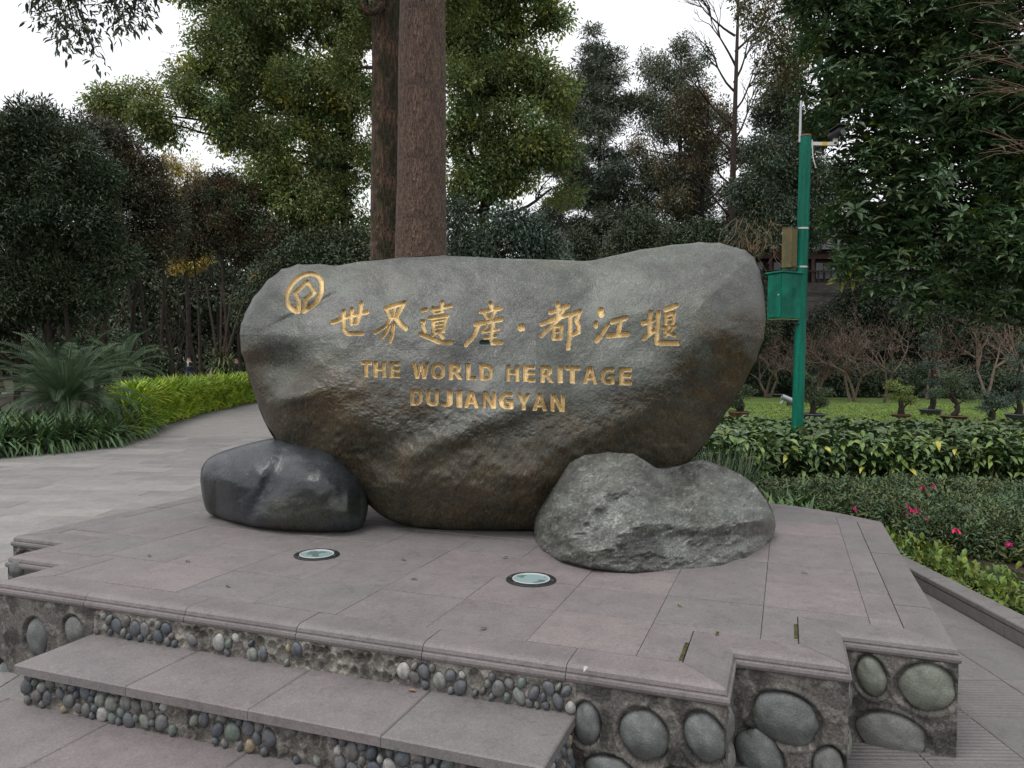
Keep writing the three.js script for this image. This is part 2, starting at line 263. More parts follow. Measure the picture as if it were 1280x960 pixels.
{
  const r = RNG(31);
  for (let i = 0; i < OUT.length; i++) {
    const j = (i + 1) % OUT.length, A = OUT[i], B = OUT[j], L = Math.hypot(B[0] - A[0], B[1] - A[1]);
    const nrm = [(B[1] - A[1]) / L, -(B[0] - A[0]) / L], np = Math.max(1, Math.round(L / 0.62));
    for (let k = 0; k < np; k++) {
      const pos = [], uv = [], idx = [], m = prof.length, ju = r() * 4, dy = (r() - 0.5) * 0.002;
      const pt = (f, o, first, last) => {
        if (first) return [A[0] + o * MIT[i][0], A[1] + o * MIT[i][1]]; if (last) return [B[0] + o * MIT[j][0], B[1] + o * MIT[j][1]];
        return [lerp(A[0], B[0], f) + o * nrm[0], lerp(A[1], B[1], f) + o * nrm[1]];
      };
      const e = 0.0015 / L;
      // each profile edge gets its own vertices at sharp corners: duplicated rows, smoothed only by closeness
      for (let q = 0; q < m; q++) for (const end of [0, 1]) {
        const f = end ? (k + 1) / np - e : k / np + e, p = pt(f, prof[q][0], !end && k === 0, end && k === np - 1), w = PL(p[0], p[1], prof[q][1] + dy);
        pos.push(w.x, w.y, w.z); uv.push(p[0] + ju, p[1] + prof[q][1]);
      }
      for (let q = 0; q < m - 1; q++) { const a = q * 2; idx.push(a, a + 1, a + 2, a + 1, a + 3, a + 2); }
      let g = geoFrom(pos, idx, uv).toNonIndexed(); g.computeVertexNormals();
      if (g.attributes.normal.getY(6 * 2) < 0) { idx.reverse(); g = geoFrom(pos, idx, uv).toNonIndexed(); g.computeVertexNormals(); }
      part(platform, 'border_slab', g, nosingMats[Math.floor(r() * 3)]);
    }
  }
  // field slabs
  const inner = OUT.map((_, i) => offs(i, -0.208));
  const clip = (poly, ax, v, keepLess) => { const out = []; for (let i = 0; i < poly.length; i++) { const a = poly[i], b = poly[(i + 1) % poly.length], ia = keepLess ? a[ax] <= v : a[ax] >= v, ib = keepLess ? b[ax] <= v : b[ax] >= v; if (ia) out.push(a); if (ia !== ib) { const t = (v - a[ax]) / (b[ax] - a[ax]); out.push([lerp(a[0], b[0], t), lerp(a[1], b[1], t)]); } } return out; };
  for (let ci = -11; ci < 3; ci++) for (let ri = -1; ri < 11; ri++) {
    const s0 = -0.09 + ci * 0.493, t0 = 3.248 + ri * 0.46;
    let p = clip(clip(clip(clip(inner, 0, s0, false), 0, s0 + 0.493, true), 1, t0 + 0.0022, false), 1, t0 + 0.4578, true);
    p = p.filter((a, i) => { const b = p[(i + p.length - 1) % p.length]; return Math.hypot(a[0] - b[0], a[1] - b[1]) > 0.004; });
    p = p.filter((b, i) => { const a = p[(i + p.length - 1) % p.length], c = p[(i + 1) % p.length]; return Math.abs((b[0] - a[0]) * (c[1] - b[1]) - (b[1] - a[1]) * (c[0] - b[0])) > 1e-6; });
    if (p.length < 3 || Math.abs(area2(p)) < 0.004) continue;
    const tone = r() < 0.12 ? 5 : Math.floor(r() * 5);
    part(platform, 'paving_slab', prism(p, (r() - 0.5) * 0.003 - 0.0005, 0.03, 0.0006 + r() * 0.0007, 0.0018, (a, b, h) => PL(a, b, h), r() * 5, r() * 5), slabMats[tone]);
  }
  // bed under the slabs
  part(platform, 'mortar_bed', prism(OUT.map((_, i) => offs(i, -0.07)), -0.026, 0.045, 0, 0.001, (a, b, h) => PL(a, b, h)), jointMat);
  // mossy joints at the stepped corner
  for (const [s, t, w, d] of [[-0.397, 3.37, 0.016, 0.22], [-0.28, 3.65, 0.014, 0.05], [0.063, 3.82, 0.015, 0.2]]) part(platform, 'moss', prism([[s - w / 2, t - d / 2], [s + w / 2, t - d / 2], [s + w / 2, t + d / 2], [s - w / 2, t + d / 2]], 0.0035, 0.006, 0, 0.0015, (a, b, h) => PL(a, b, h)), mossMat);
}
/* walls: heightfield panels with sockets or rings round the stones */
function wallPanel(A, B, y0, y1, res, dent, m, parent, name) { // from A to B in (s,t), outward to the right of A->B
  const L = Math.hypot(B[0] - A[0], B[1] - A[1]), n = [(B[1] - A[1]) / L, -(B[0] - A[0]) / L], nu = Math.max(2, Math.round(L / res)), nv = Math.max(2, Math.round((y1 - y0) / res)), pos = [], uv = [], idx = [];
  for (let j = 0; j <= nv; j++) for (let i = 0; i <= nu; i++) {
    const x = i / nu * L, y = lerp(y0, y1, j / nv), e = (i === 0 || i === nu) ? 0 : dent(x, y), w = PL(A[0] + (B[0] - A[0]) * i / nu + n[0] * e, A[1] + (B[1] - A[1]) * i / nu + n[1] * e, y);
    pos.push(w.x, w.y, w.z); uv.push(x * 1.1, y * 1.1); if (i < nu && j < nv) { const k = j * (nu + 1) + i; idx.push(k, k + 1, k + nu + 1, k + 1, k + nu + 2, k + nu + 1); }
  }
  return part(parent, name, geoFrom(pos, idx, uv), m);
}
function pebbleGeo(seed, det, pw = 0) {
  let g = new THREE.IcosahedronGeometry(1, det); g.deleteAttribute('uv'); g.deleteAttribute('normal'); g = mergeVertices(g, 1e-4); const p = g.attributes.position, uv = [];
  for (let i = 0; i < p.count; i++) { const v = V3().fromBufferAttribute(p, i), k = 1 + 0.3 * (fbm(v.x * 1.1 + seed * 5, v.y * 1.1, v.z * 1.1, 2) - 0.5) + pw * (fbm(v.x * 3 + seed, v.y * 3, v.z * 3) - 0.5); p.setXYZ(i, v.x * k, v.y * k, v.z * k); uv.push(v.x * 0.25 + seed * 0.37, v.y * 0.25 + seed * 0.21); }
  g.setAttribute('uv', new THREE.Float32BufferAttribute(uv, 2)); g.computeVertexNormals(); return g;
}
const pebG = [1, 2, 3, 4, 5].map(s => pebbleGeo(s, 2)), cobG = [1, 2, 3, 4].map(s => pebbleGeo(s + 9, 6, 0.05));
const WALL = -0.012, wallI = OUT.map((_, i) => offs(i, WALL));
// big stones set in the walls, from the photograph: pixel centre, half sizes in pixels, turn
const faceAt = (u, v, t) => { const r = rayDir(u, v), den = r.x * SY - r.z * CY; const k = t / den; const p = r.multiplyScalar(k).add(V3(0, EYE, 0)); return [...toST(p), p.y, k]; };
const cobbles = [
  { t: 3.052, l: [[732, 905, 18, 27, 0], [804, 921, 29, 34, 0.3], [881, 924, 27, 34, 0.35], [45, 797, 18, 24, 0], [93, 790, 16, 20, 0.3], [-4, 795, 19, 26, 0], [6, 850, 15, 24, 0.2], [760, 965, 30, 20, 0], [850, 985, 28, 24, 0]] },
  { t: 3.462, l: [[982, 899, 40, 32, -0.2], [949, 948, 25, 38, 0.5], [1036, 962, 36, 28, 0], [20, 712, 14, 12, 0]] },
  { t: 3.862, l: [[1089, 846, 17, 25, 0.3], [1158, 860, 37, 29, 0.05], [1112, 919, 41, 27, -0.15]] }];
const cob = {};
for (const c of cobbles) cob[c.t] = c.l.map(([u, v, a, b, rot]) => { const q = faceAt(u, v, c.t), k = q[3] / F; return { s: q[0], y: q[1 + 1], a: a * k / 0.95, b: b * k, rot }; });
const rndC = RNG(77);
for (let i = 0; i < wallI.length; i++) {
  const j = (i + 1) % wallI.length, A = wallI[i], B = wallI[j]; const facing = Math.abs(A[1] - B[1]) < 0.01 && A[1] < 4; const side = Math.abs(A[0] - B[0]) < 0.01;
  let set = [];
  if (facing) { const key = Object.keys(cob).find(k => Math.abs(+k - A[1]) < 0.03); if (key) set = cob[key].filter(c => c.s > Math.min(A[0], B[0]) && c.s < Math.max(A[0], B[0])); }
  if (!set.length && (side || facing)) { const L = Math.hypot(B[0] - A[0], B[1] - A[1]); for (let q = 0.14; q < L - 0.1; q += 0.27) for (const yy of [-0.18, -0.37]) set.push({ d: q + (rndC() - 0.5) * 0.05, y: yy + (rndC() - 0.5) * 0.04, a: 0.1 + rndC() * 0.02, b: 0.075 + rndC() * 0.02, rot: (rndC() - 0.5) }); }
  const L = Math.hypot(B[0] - A[0], B[1] - A[1]), D = set.map(c => { const d = c.d ?? Math.abs(c.s - A[0]); return { ...c, d, a: Math.min(c.a, Math.max(0.05, Math.min(d, L - d) - 0.004)) }; });
  const front = facing && L > 3; const dent = (x, y) => { const sx = lerp(A[0], B[0], x / L); let e = (front && sx > -3.37 && sx < -0.82 ? -0.06 : 0) + 0.012 * (fbm(x * 5 + i * 7, y * 5, 2) - 0.5) + 0.006 * (fbm(x * 30 + i, y * 30, 5) - 0.5); for (const c of D) { const dx = x - c.d, dy = y - c.y, cr = Math.cos(c.rot), sr = Math.sin(c.rot), q = Math.hypot((dx * cr + dy * sr) / c.a, (-dx * sr + dy * cr) / c.b); if (q < 1.35) { e += 0.008 * Math.exp(-Math.pow((q - 1.22) / 0.1, 2)) - 0.022 * sstep(1.13, 1.03, q); } } return e; };
  const w = wallPanel(A, B, GR - 0.04, -0.073, facing ? 0.009 : 0.02, dent, concMat, platform, 'retaining_wall');
  const nn = [(B[1] - A[1]) / L, -(B[0] - A[0]) / L];
  for (const c of D) {
    const m = part(w, 'cobble', cobG[Math.floor(rndC() * 4)], cobbleMats[Math.floor(rndC() * 4)]);
    m.position.copy(PL(lerp(A[0], B[0], c.d / L) - nn[0] * 0.022, lerp(A[1], B[1], c.d / L) - nn[1] * 0.022, c.y));
    const qa = new THREE.Quaternion().setFromAxisAngle(V3(0, 1, 0), -YAW + Math.atan2(nn[0], -nn[1])), qb = new THREE.Quaternion().setFromAxisAngle(V3(0, 0, 1), c.rot);
    m.quaternion.copy(qa).multiply(qb); m.scale.set(c.a, c.b, 0.045);
  }
}
/* steps in front */
{
  const st = thing('stone_steps', 'two wide stone steps with pebble-set risers in front of the platform', 'steps');
  const r = RNG(404), P2 = (a, b, h) => PL(a, b, h);
  const cuts = [-3.40, -2.72, -2.07, -1.45, -0.79];
  for (let k = 0; k < 4; k++) part(st, 'tread', prism([[cuts[k], 2.6], [cuts[k + 1], 2.6], [cuts[k + 1], 3.08], [cuts[k], 3.08]], -0.2 + (r() - 0.5) * 0.002, 0.045, 0.001, 0.006, P2, r() * 4, r() * 4), slabMats[[1, 4, 0, 3][k]]);
  const cuts2 = [-4.2, -3.5, -2.85, -2.1, -1.4, -0.86];
  for (let k = 0; k < 5; k++) part(st, 'tread', prism([[cuts2[k], 1.9], [cuts2[k + 1], 1.9], [cuts2[k + 1], 2.66], [cuts2[k], 2.66]], -0.4 + (r() - 0.5) * 0.002, 0.05, 0.001, 0.006, P2, r() * 4, r() * 4), slabMats[[4, 0, 2, 1, 3][k]]);
  const riser = (A, B, y0, y1, keep, seed, y2) => {
    const rr = RNG(seed), L = Math.hypot(B[0] - A[0], B[1] - A[1]), nn = [(B[1] - A[1]) / L, -(B[0] - A[0]) / L], list = [];
    for (let tries = 0; tries < 9000 && list.length < 290; tries++) {
      const b = lerp(0.042, 0.023, clamp(tries / 700)) * (0.8 + 0.3 * rr()), a = b * (0.6 + rr() * 0.3), rot = (rr() - 0.5) * 1.3, x = 0.02 + rr() * (L - 0.04), y = lerp(y0 + b * 0.8, y1 - b * 0.8, rr());
      const m = (a + b) / 2; if (list.some(q => Math.hypot((q.x - x) * 1.08, (q.y - y) * 0.94) < (q.m + m) * 0.94)) continue;
      list.push({ x, y, a, b, rot, m, keep: rr() < keep(x / L) });
    }
    const dent = (x, y) => { let e = 0.005 * (fbm(x * 18, y * 18, seed) - 0.5); for (const c of list) { const dx = x - c.x, dy = y - c.y; if (Math.abs(dx) > 0.07 || Math.abs(dy) > 0.07) continue; const cr = Math.cos(c.rot), sr = Math.sin(c.rot), q = Math.hypot((dx * cr + dy * sr) / c.a, (-dx * sr + dy * cr) / c.b); if (q < 1.2) e += 0.004 * Math.exp(-Math.pow((q - 1.05) / 0.12, 2)) - (c.keep ? 0.010 : 0.015) * Math.sqrt(clamp(1 - q * q)); } return e; };
    const w = wallPanel(A, B, y0 - 0.01, y1 + 0.01, 0.0055, dent, mortarMat, st, 'riser');
    for (const c of list) if (c.keep) {
      const k = rr(), m = part(w, 'pebble', pebG[Math.floor(rr() * 5)], pebbleMats[k < 0.02 ? 9 : k < 0.08 ? 7 : Math.floor(rr() * 9) % 9 === 7 ? 0 : [0, 1, 2, 3, 4, 5, 6, 8][Math.floor(rr() * 8)]]);
      m.position.copy(PL(lerp(A[0], B[0], c.x / L) + nn[0] * 0.004, lerp(A[1], B[1], c.x / L) + nn[1] * 0.004, c.y));
      const qa = new THREE.Quaternion().setFromAxisAngle(V3(0, 1, 0), -YAW + Math.atan2(nn[0], -nn[1])), qb = new THREE.Quaternion().setFromAxisAngle(V3(0, 0, 1), c.rot);
      m.quaternion.copy(qa).multiply(qb); m.scale.set(c.a, c.b, 0.02);
    }
  };
  riser([-3.40, 3.047], [-0.79, 3.047], -0.2, -0.08, f => f < 0.2 ? 0.95 : f > 0.70 ? 0.93 : 0.26, 11);
  riser([-3.385, 2.64], [-0.81, 2.64], -0.4, -0.248, f => (f > 0.34 && f < 0.42) || (f > 0.55 && f < 0.66) ? 0.45 : 0.93, 12);
  riser([-0.81, 2.64], [-0.81, 3.06], -0.5, -0.248, f => 0.9, 13);
  riser([-3.385, 3.06], [-3.385, 2.64], -0.5, -0.248, f => 0.9, 14);
}
/* two in-ground floodlights */
for (const [u, v, lab] of [[396, 694, 'round in-ground light beside the dark boulder'], [664, 725, 'round in-ground light beside the pale grey boulder']]) {
  const p = G(u, v, 0), o = thing('ground_light', lab, 'ground light', [p.x, 0, p.z], 'lights sunk in the platform');
  const ring = new THREE.LatheGeometry([[0.104, -0.01], [0.104, 0.006], [0.108, 0.009], [0.138, 0.009], [0.144, 0.004], [0.144, -0.01]].map(a => new THREE.Vector2(...a)), 48);
  part(o, 'ring', ring, mat([0.055, 0.057, 0.058], { metalness: 0.6, roughness: 0.5, map: grain }));
  const lip = new THREE.TorusGeometry(0.105, 0.0035, 8, 48); lip.rotateX(Math.PI / 2); lip.translate(0, 0.0085, 0); part(o, 'gasket', lip, mat([0.45, 0.46, 0.44], { roughness: 0.5 }));
  const gl = new THREE.CircleGeometry(0.1035, 40); gl.rotateX(-Math.PI / 2); gl.translate(0, 0.0075, 0);
  const pat = tex(256, (a, b) => { const k = pf(a, b, 4, 5, 201 + u), s = sstep(0.56, 0.66, k); return [lerp(0.60, 0.42, s), lerp(0.70, 0.5, s), lerp(0.70, 0.5, s)]; }, true);
  part(o, 'glass', gl, new THREE.MeshPhysicalMaterial({ map: pat, roughness: 0.12, clearcoat: 1, clearcoatRoughness: 0.05 }));
  for (let k = 0; k < 6; k++) { const b = new THREE.CylinderGeometry(0.007, 0.007, 0.004, 8); b.translate(Math.cos(k * 1.047 + 0.3) * 0.124, 0.011, Math.sin(k * 1.047 + 0.3) * 0.124); part(o, 'bolt', b, mat([0.25, 0.25, 0.25], { metalness: 0.8, roughness: 0.4 })); }
}

/* ------------------------------------------------------------------ rocks */
function interp(pts, x) { if (x <= pts[0][0]) return pts[0]; for (let i = 1; i < pts.length; i++) if (x <= pts[i][0]) { const a = pts[i - 1], b = pts[i], t = (x - a[0]) / (b[0] - a[0]); const p0 = pts[Math.max(0, i - 2)], p3 = pts[Math.min(pts.length - 1, i + 1)]; 
  const m0 = (b[1] - p0[1]) / Math.max(1e-3, b[0] - p0[0]) * (b[0] - a[0]), m1 = (p3[1] - a[1]) / Math.max(1e-3, p3[0] - a[0]) * (b[0] - a[0]);
  const t2 = t * t, t3 = t2 * t, y = (2 * t3 - 3 * t2 + 1) * a[1] + (t3 - 2 * t2 + t) * clamp(m0, -60, 60) + (-2 * t3 + 3 * t2) * b[1] + (t3 - t2) * clamp(m1, -60, 60);
  return [x, y, lerp(a[2], b[2], t)]; } return pts[pts.length - 1]; }
function distOutline(poly, x, y) { let d = 1e9; for (let i = 0; i < poly.length; i++) { const a = poly[i], b = poly[(i + 1) % poly.length], vx = b[0] - a[0], vy = b[1] - a[1], t = clamp(((x - a[0]) * vx + (y - a[1]) * vy) / (vx * vx + vy * vy + 1e-9)), q = Math.hypot(x - a[0] - vx * t, y - a[1] - vy * t); if (q < d) d = q; } return d; }
// A boulder as a closed ring surface: outline in photo pixels with the distance at which each outline point stands
function boulder(parent, o) {
  const { top, bot, cols, rows, backRows = 14 } = o, poly = [...top, ...bot.slice().reverse()];
  const nc = cols.length, nr = rows.length, M = nr + backRows, pos = new Float32Array(nc * M * 3), uv = new Float32Array(nc * M * 2), col = new Float32Array(nc * M * 3), sdv = new Float32Array(nc * nr).fill(-9), who = new Int16Array(nc * nr).fill(-1);
  for (let i = 0; i < nc; i++) {
    const x = cols[i], a = interp(top, x), b = interp(bot, x); if (b[1] < a[1]) b[1] = a[1];
    for (let j = 0; j < M; j++) {
      const k = i * M + j; let P, c, y;
      if (j < nr) {
        y = lerp(a[1], b[1], rows[j]); const base = lerp(a[2], b[2], rows[j]), d = distOutline(poly, x, y);
        let depth = base - o.bulge(x, y, d);
        if (o.carve) { const s = o.carve(x, y); sdv[i * nr + j] = s.d; who[i * nr + j] = s.w; if (s.d > 0) depth += 0.03 * clamp(s.d / 1.5); }
        P = W(x, y, depth); c = o.colour(x, y, P, d); uv[k * 2] = P.x * 1.3; uv[k * 2 + 1] = (P.y - P.z * 0.6) * 1.3;
      } else {
        const t = (j - nr + 1) / (backRows + 1); y = lerp(b[1], a[1], 0.5 - 0.5 * Math.cos(Math.PI * t)); const f = (y - a[1]) / Math.max(1e-3, b[1] - a[1]);
        P = W(x, y, lerp(a[2], b[2], f)); const e = Math.min(1, distOutline(poly, x, y) / (o.round * 2)), z = o.back * Math.sqrt(1 - (1 - e) * (1 - e));
        P.z -= z * (1 + 0.3 * (fbm(P.x * 1.4, P.y * 1.4, 9) - 0.5)); P.y = Math.max(P.y, o.floor ?? -9); c = o.colour(x, y, P, 50); uv[k * 2] = P.x * 0.8 + 0.5; uv[k * 2 + 1] = (P.y + P.z * 0.6) * 0.8;
      }
      pos[k * 3] = P.x; pos[k * 3 + 1] = P.y; pos[k * 3 + 2] = P.z; col[k * 3] = c[0]; col[k * 3 + 1] = c[1]; col[k * 3 + 2] = c[2];
    }
  }
  const rockIdx = [], letters = new Map();
  for (let i = 0; i < nc - 1; i++) for (let j = 0; j < M; j++) {
    const j2 = (j + 1) % M, a = i * M + j, b = (i + 1) * M + j, c = (i + 1) * M + j2, d = i * M + j2; let tgt = rockIdx;
    if (o.carve && j < nr - 1) { const q = [i * nr + j, (i + 1) * nr + j, (i + 1) * nr + j + 1, i * nr + j + 1], s = (sdv[q[0]] + sdv[q[1]] + sdv[q[2]] + sdv[q[3]]) / 4; if (s > 0.05) { const w = Math.max(...q.map(v => who[v])); if (!letters.has(w)) letters.set(w, []); tgt = letters.get(w); } }
    tgt.push(a, d, b, b, d, c);
  }
  const full = new THREE.BufferGeometry(); full.setAttribute('position', new THREE.BufferAttribute(pos, 3)); const all = rockIdx.slice(); for (const l of letters.values()) for (const v of l) all.push(v);
  full.setIndex(all); full.computeVertexNormals(); const nor = full.attributes.normal.array;
  const sub = (ix) => { const map = new Map(), p = [], n = [], u = [], c = [], id = []; for (const v of ix) { let m = map.get(v); if (m === undefined) { m = p.length / 3; map.set(v, m); p.push(pos[v * 3], pos[v * 3 + 1], pos[v * 3 + 2]); n.push(nor[v * 3], nor[v * 3 + 1], nor[v * 3 + 2]); u.push(uv[v * 2], uv[v * 2 + 1]); c.push(col[v * 3], col[v * 3 + 1], col[v * 3 + 2]); } id.push(m); }
    const g = new THREE.BufferGeometry(); g.setAttribute('position', new THREE.Float32BufferAttribute(p, 3)); g.setAttribute('normal', new THREE.Float32BufferAttribute(n, 3)); g.setAttribute('uv', new THREE.Float32BufferAttribute(u, 2)); g.setAttribute('color', new THREE.Float32BufferAttribute(c, 3)); g.setIndex(id); return g; };
  part(parent, o.name || 'stone', sub(rockIdx), o.mat);
  for (const [w, ix] of letters) { const g = sub(ix); g.deleteAttribute('color'); o.letter(w, g); }
}
const colsFor = (x0, x1, n) => { const out = []; for (let i = 0; i <= n; i++) { const t = i / n; out.push(lerp(x0, x1, 0.5 - 0.5 * Math.cos(Math.PI * t) * (0.75 + 0.25 * Math.abs(Math.cos(Math.PI * t))))); } return out; };
const gdep = (u, v) => -G(u, v, 0.0).z;

/* carving: emblem, characters, letters — stroke paths in photo pixels */
const glyphs = [];
{
  const z5 = (x, y) => [410 + x * 0.17969, 360 + y * 0.17969], z6 = (x, y) => [640 + x * 0.17969, 360 + y * 0.17969], z7 = (x, y) => [340 + x * 0.07293, 330 + y * 0.07293];
  const S = (name, f, k, ...strokes) => glyphs.push({ name, strokes: strokes.map(([w, ...p]) => ({ w: w * k * 1.12 + 0.15, p: p.map(q => f(...q)) })) });
  const K = 0.17969;
  const ring = []; for (let i = 0; i <= 40; i++) { const a = 1.78 + i / 40 * (6.2832 - 0.42); const c = Math.cos(a) * 296, s = Math.sin(a) * 320; ring.push([560 + c - s * 0.16, 490 + s - c * 0.16]); }
  S('emblem', z7, 0.07293, [36, ...ring], [33, [452, 815], [462, 625], [395, 490], [605, 305], [728, 492], [572, 600], [548, 815]]);
  S('character', z5, K, [13, [30, 240], [150, 195], [272, 168]], [13, [107, 162], [107, 285], [135, 318], [236, 316]], [13, [165, 148], [162, 250]], [14, [232, 108], [225, 170], [198, 245]], [9, [160, 250], [203, 246]]);
  S('character', z5, K, [13, [402, 142], [530, 103]], [12, [405, 142], [432, 205]], [12, [530, 108], [472, 205]], [8, [468, 130], [450, 200]], [8, [432, 205], [472, 205]], [10, [448, 205], [400, 265], [328, 313]], [15, [472, 207], [500, 250], [540, 282]], [10, [425, 262], [408, 308], [377, 344]], [10, [456, 255], [450, 320], [432, 374]]);
  S('character', z5, K, [13, [654, 156], [682, 152]], [11, [652, 230], [668, 232], [662, 268], [676, 300]], [13, [642, 322], [700, 345], [780, 380], [855, 380]], [12, [722, 152], [855, 124]], [13, [796, 100], [790, 150]], [9, [727, 138], [737, 172]], [9, [738, 176], [800, 162]], [12, [705, 210], [830, 196]], [11, [732, 232], [737, 308]], [11, [818, 218], [802, 300]], [9, [734, 232], [816, 218]], [6, [742, 256], [798, 248]], [6, [744, 282], [796, 275]], [8, [738, 308], [800, 298]], [9, [748, 312], [727, 330]], [12, [772, 308], [798, 344]]);
  S('character', z5, K, [14, [1130, 108], [1145, 150]], [12, [1062, 166], [1200, 143]], [11, [1085, 172], [1108, 212]], [12, [1165, 152], [1132, 214]], [14, [1026, 254], [1205, 217]], [11, [1052, 250], [1020, 330], [958, 398]], [9, [1105, 256], [1072, 308]], [13, [1148, 242], [1132, 368]], [10, [1092, 302], [1180, 287]], [10, [1092, 346], [1165, 336]], [14, [1140, 380], [1202, 381]]);
  S('unpainted_stroke', z5, K, [14, [1070, 380], [1116, 380]]);
  S('dot', z6, K, [24, [63, 275], [67, 275]]);
  S('character', z6, K, [15, [266, 170], [385, 126]], [14, [316, 110], [325, 212]], [14, [206, 250], [378, 188]], [12, [368, 132], [310, 230], [202, 334]], [12, [292, 268], [288, 348]], [12, [292, 268], [344, 258], [338, 348]], [7, [294, 308], [336, 302]], [11, [288, 352], [338, 350]], [14, [400, 190], [474, 163]], [12, [474, 165], [446, 228], [466, 262], [464, 308], [424, 324]], [14, [406, 195], [402, 320], [390, 420]]);
  S('character', z6, K, [19, [616, 160], [620, 186]], [14, [581, 245], [583, 266]], [10, [666, 262], [640, 300], [612, 340]], [16, [612, 340], [588, 366]], [15, [698, 236], [790, 209]], [14, [757, 228], [738, 318]], [15, [670, 334], [802, 322]]);
  S('character', z6, K, [13, [910, 246], [980, 228]], [15, [962, 172], [956, 308]], [15, [916, 350], [980, 300]], [14, [1018, 172], [1006, 380]], [15, [1012, 384], [1150, 385]], [15, [1070, 150], [1142, 123]], [11, [1072, 188], [1072, 248]], [11, [1072, 188], [1128, 178], [1120, 248]], [6, [1076, 216], [1120, 210]], [9, [1072, 250], [1120, 245]], [11, [1048, 276], [1134, 266]], [12, [1094, 258], [1064, 304], [1128, 330]], [10, [1120, 270], [1096, 308], [1064, 334]]);
  const font = await new FontLoader().loadAsync('fonts/droid/droid_sans_bold.typeface.json');
  const L = (ch, x0, x1, yt, yb, s) => {
    const polys = []; if (ch === 'I') polys.push([[0, 0], [20, 0], [20, 70], [0, 70]]); else for (const sh of font.generateShapes(ch, 100)) { const e = sh.extractPoints(6); polys.push(e.shape.map(p => [p.x, p.y])); for (const h of e.holes) polys.push(h.map(p => [p.x, p.y])); }
    const xs = polys.flat().map(p => p[0]), ys = polys.flat().map(p => p[1]), ax = Math.min(...xs), bx = Math.max(...xs), ay = Math.min(...ys), by = Math.max(...ys);
    glyphs.push({ name: 'letter', polys: polys.map(q => q.map(([x, y]) => { const X = lerp(x0, x1, (x - ax) / (bx - ax)), m = (X - x0) / (x1 - x0), Y = lerp(yb + s * (m - .5), yt + s * (m - .5), (y - ay) / (by - ay)); return [440 + X * 0.28125, 440 + Y * 0.28125]; })) });
  };
  const line = (str, xs, t0, t1, b0, b1, a, b) => { let i = 0; for (const ch of str) { const [p, q] = xs[i++], k = ((p + q) / 2 - a) / (b - a); L(ch, p, q, lerp(t0, t1, k), lerp(b0, b1, k), (q - p) * (t1 - t0) / (b - a)); } };
  line('THEWORLDHERITAGE', [[40, 86], [97, 150], [168, 213], [270, 341], [352, 412], [432, 490], [508, 551], [570, 626], [687, 742], [762, 812], [838, 895], [917, 936], [948, 1011], [1028, 1088], [1105, 1166], [1188, 1241]], 42, 73, 108, 146, 40, 1240);
  line('DUJIANGYAN', [[262, 312], [331, 384], [398, 446], [467, 488], [500, 560], [582, 638], [655, 716], [735, 791], [805, 864], [885, 944]], 166, 192, 234, 264, 262, 942);
  for (const g of glyphs) { const p = g.polys ? g.polys.flat() : g.strokes.flatMap(s => s.p), w = g.polys ? 1 : Math.max(...g.strokes.map(s => s.w)); g.x0 = Math.min(...p.map(a => a[0])) - w; g.x1 = Math.max(...p.map(a => a[0])) + w; g.y0 = Math.min(...p.map(a => a[1])) - w; g.y1 = Math.max(...p.map(a => a[1])) + w; }
}
function carve(x, y) {
  let best = -9, w = -1;
  for (let i = 0; i < glyphs.length; i++) {
    const g = glyphs[i]; if (x < g.x0 || x > g.x1 || y < g.y0 || y > g.y1) continue; let s = -9;
    if (g.strokes) { for (const st of g.strokes) for (let k = 0; k < st.p.length - 1; k++) { const a = st.p[k], b = st.p[k + 1], vx = b[0] - a[0], vy = b[1] - a[1], t = clamp(((x - a[0]) * vx + (y - a[1]) * vy) / (vx * vx + vy * vy)), d = st.w - Math.hypot(x - a[0] - vx * t, y - a[1] - vy * t); if (d > s) s = d; } }
    else { let ins = false, d = 1e9; for (const q of g.polys) for (let k = 0, m = q.length - 1; k < q.length; m = k++) { const a = q[k], b = q[m]; if ((a[1] > y) !== (b[1] > y) && x < (b[0] - a[0]) * (y - a[1]) / (b[1] - a[1]) + a[0]) ins = !ins; const vx = b[0] - a[0], vy = b[1] - a[1], t = clamp(((x - a[0]) * vx + (y - a[1]) * vy) / (vx * vx + vy * vy + 1e-9)); d = Math.min(d, Math.hypot(x - a[0] - vx * t, y - a[1] - vy * t)); } s = (ins ? d : -d) + 0.6; }
    if (s > best) { best = s; w = i; }
  }
  return { d: best, w };
}
const rockMat = new THREE.MeshStandardMaterial({ color: 0xffffff, vertexColors: true, map: rockMap, bumpMap: rockBump, bumpScale: 0.0045, roughness: 0.4 });
const bump2 = (x, y, cx, cy, rx, ry, rot = 0) => { const c = Math.cos(rot), s = Math.sin(rot), dx = x - cx, dy = y - cy, a = (dx * c + dy * s) / rx, b = (-dx * s + dy * c) / ry; return Math.exp(-(a * a + b * b)); };
const lineD = (x, y, x0, y0, x1, y1) => { const vx = x1 - x0, vy = y1 - y0, l = Math.hypot(vx, vy), t = ((x - x0) * vx + (y - y0) * vy) / (l * l); return { s: ((x - x0) * -vy + (y - y0) * vx) / l, t }; };
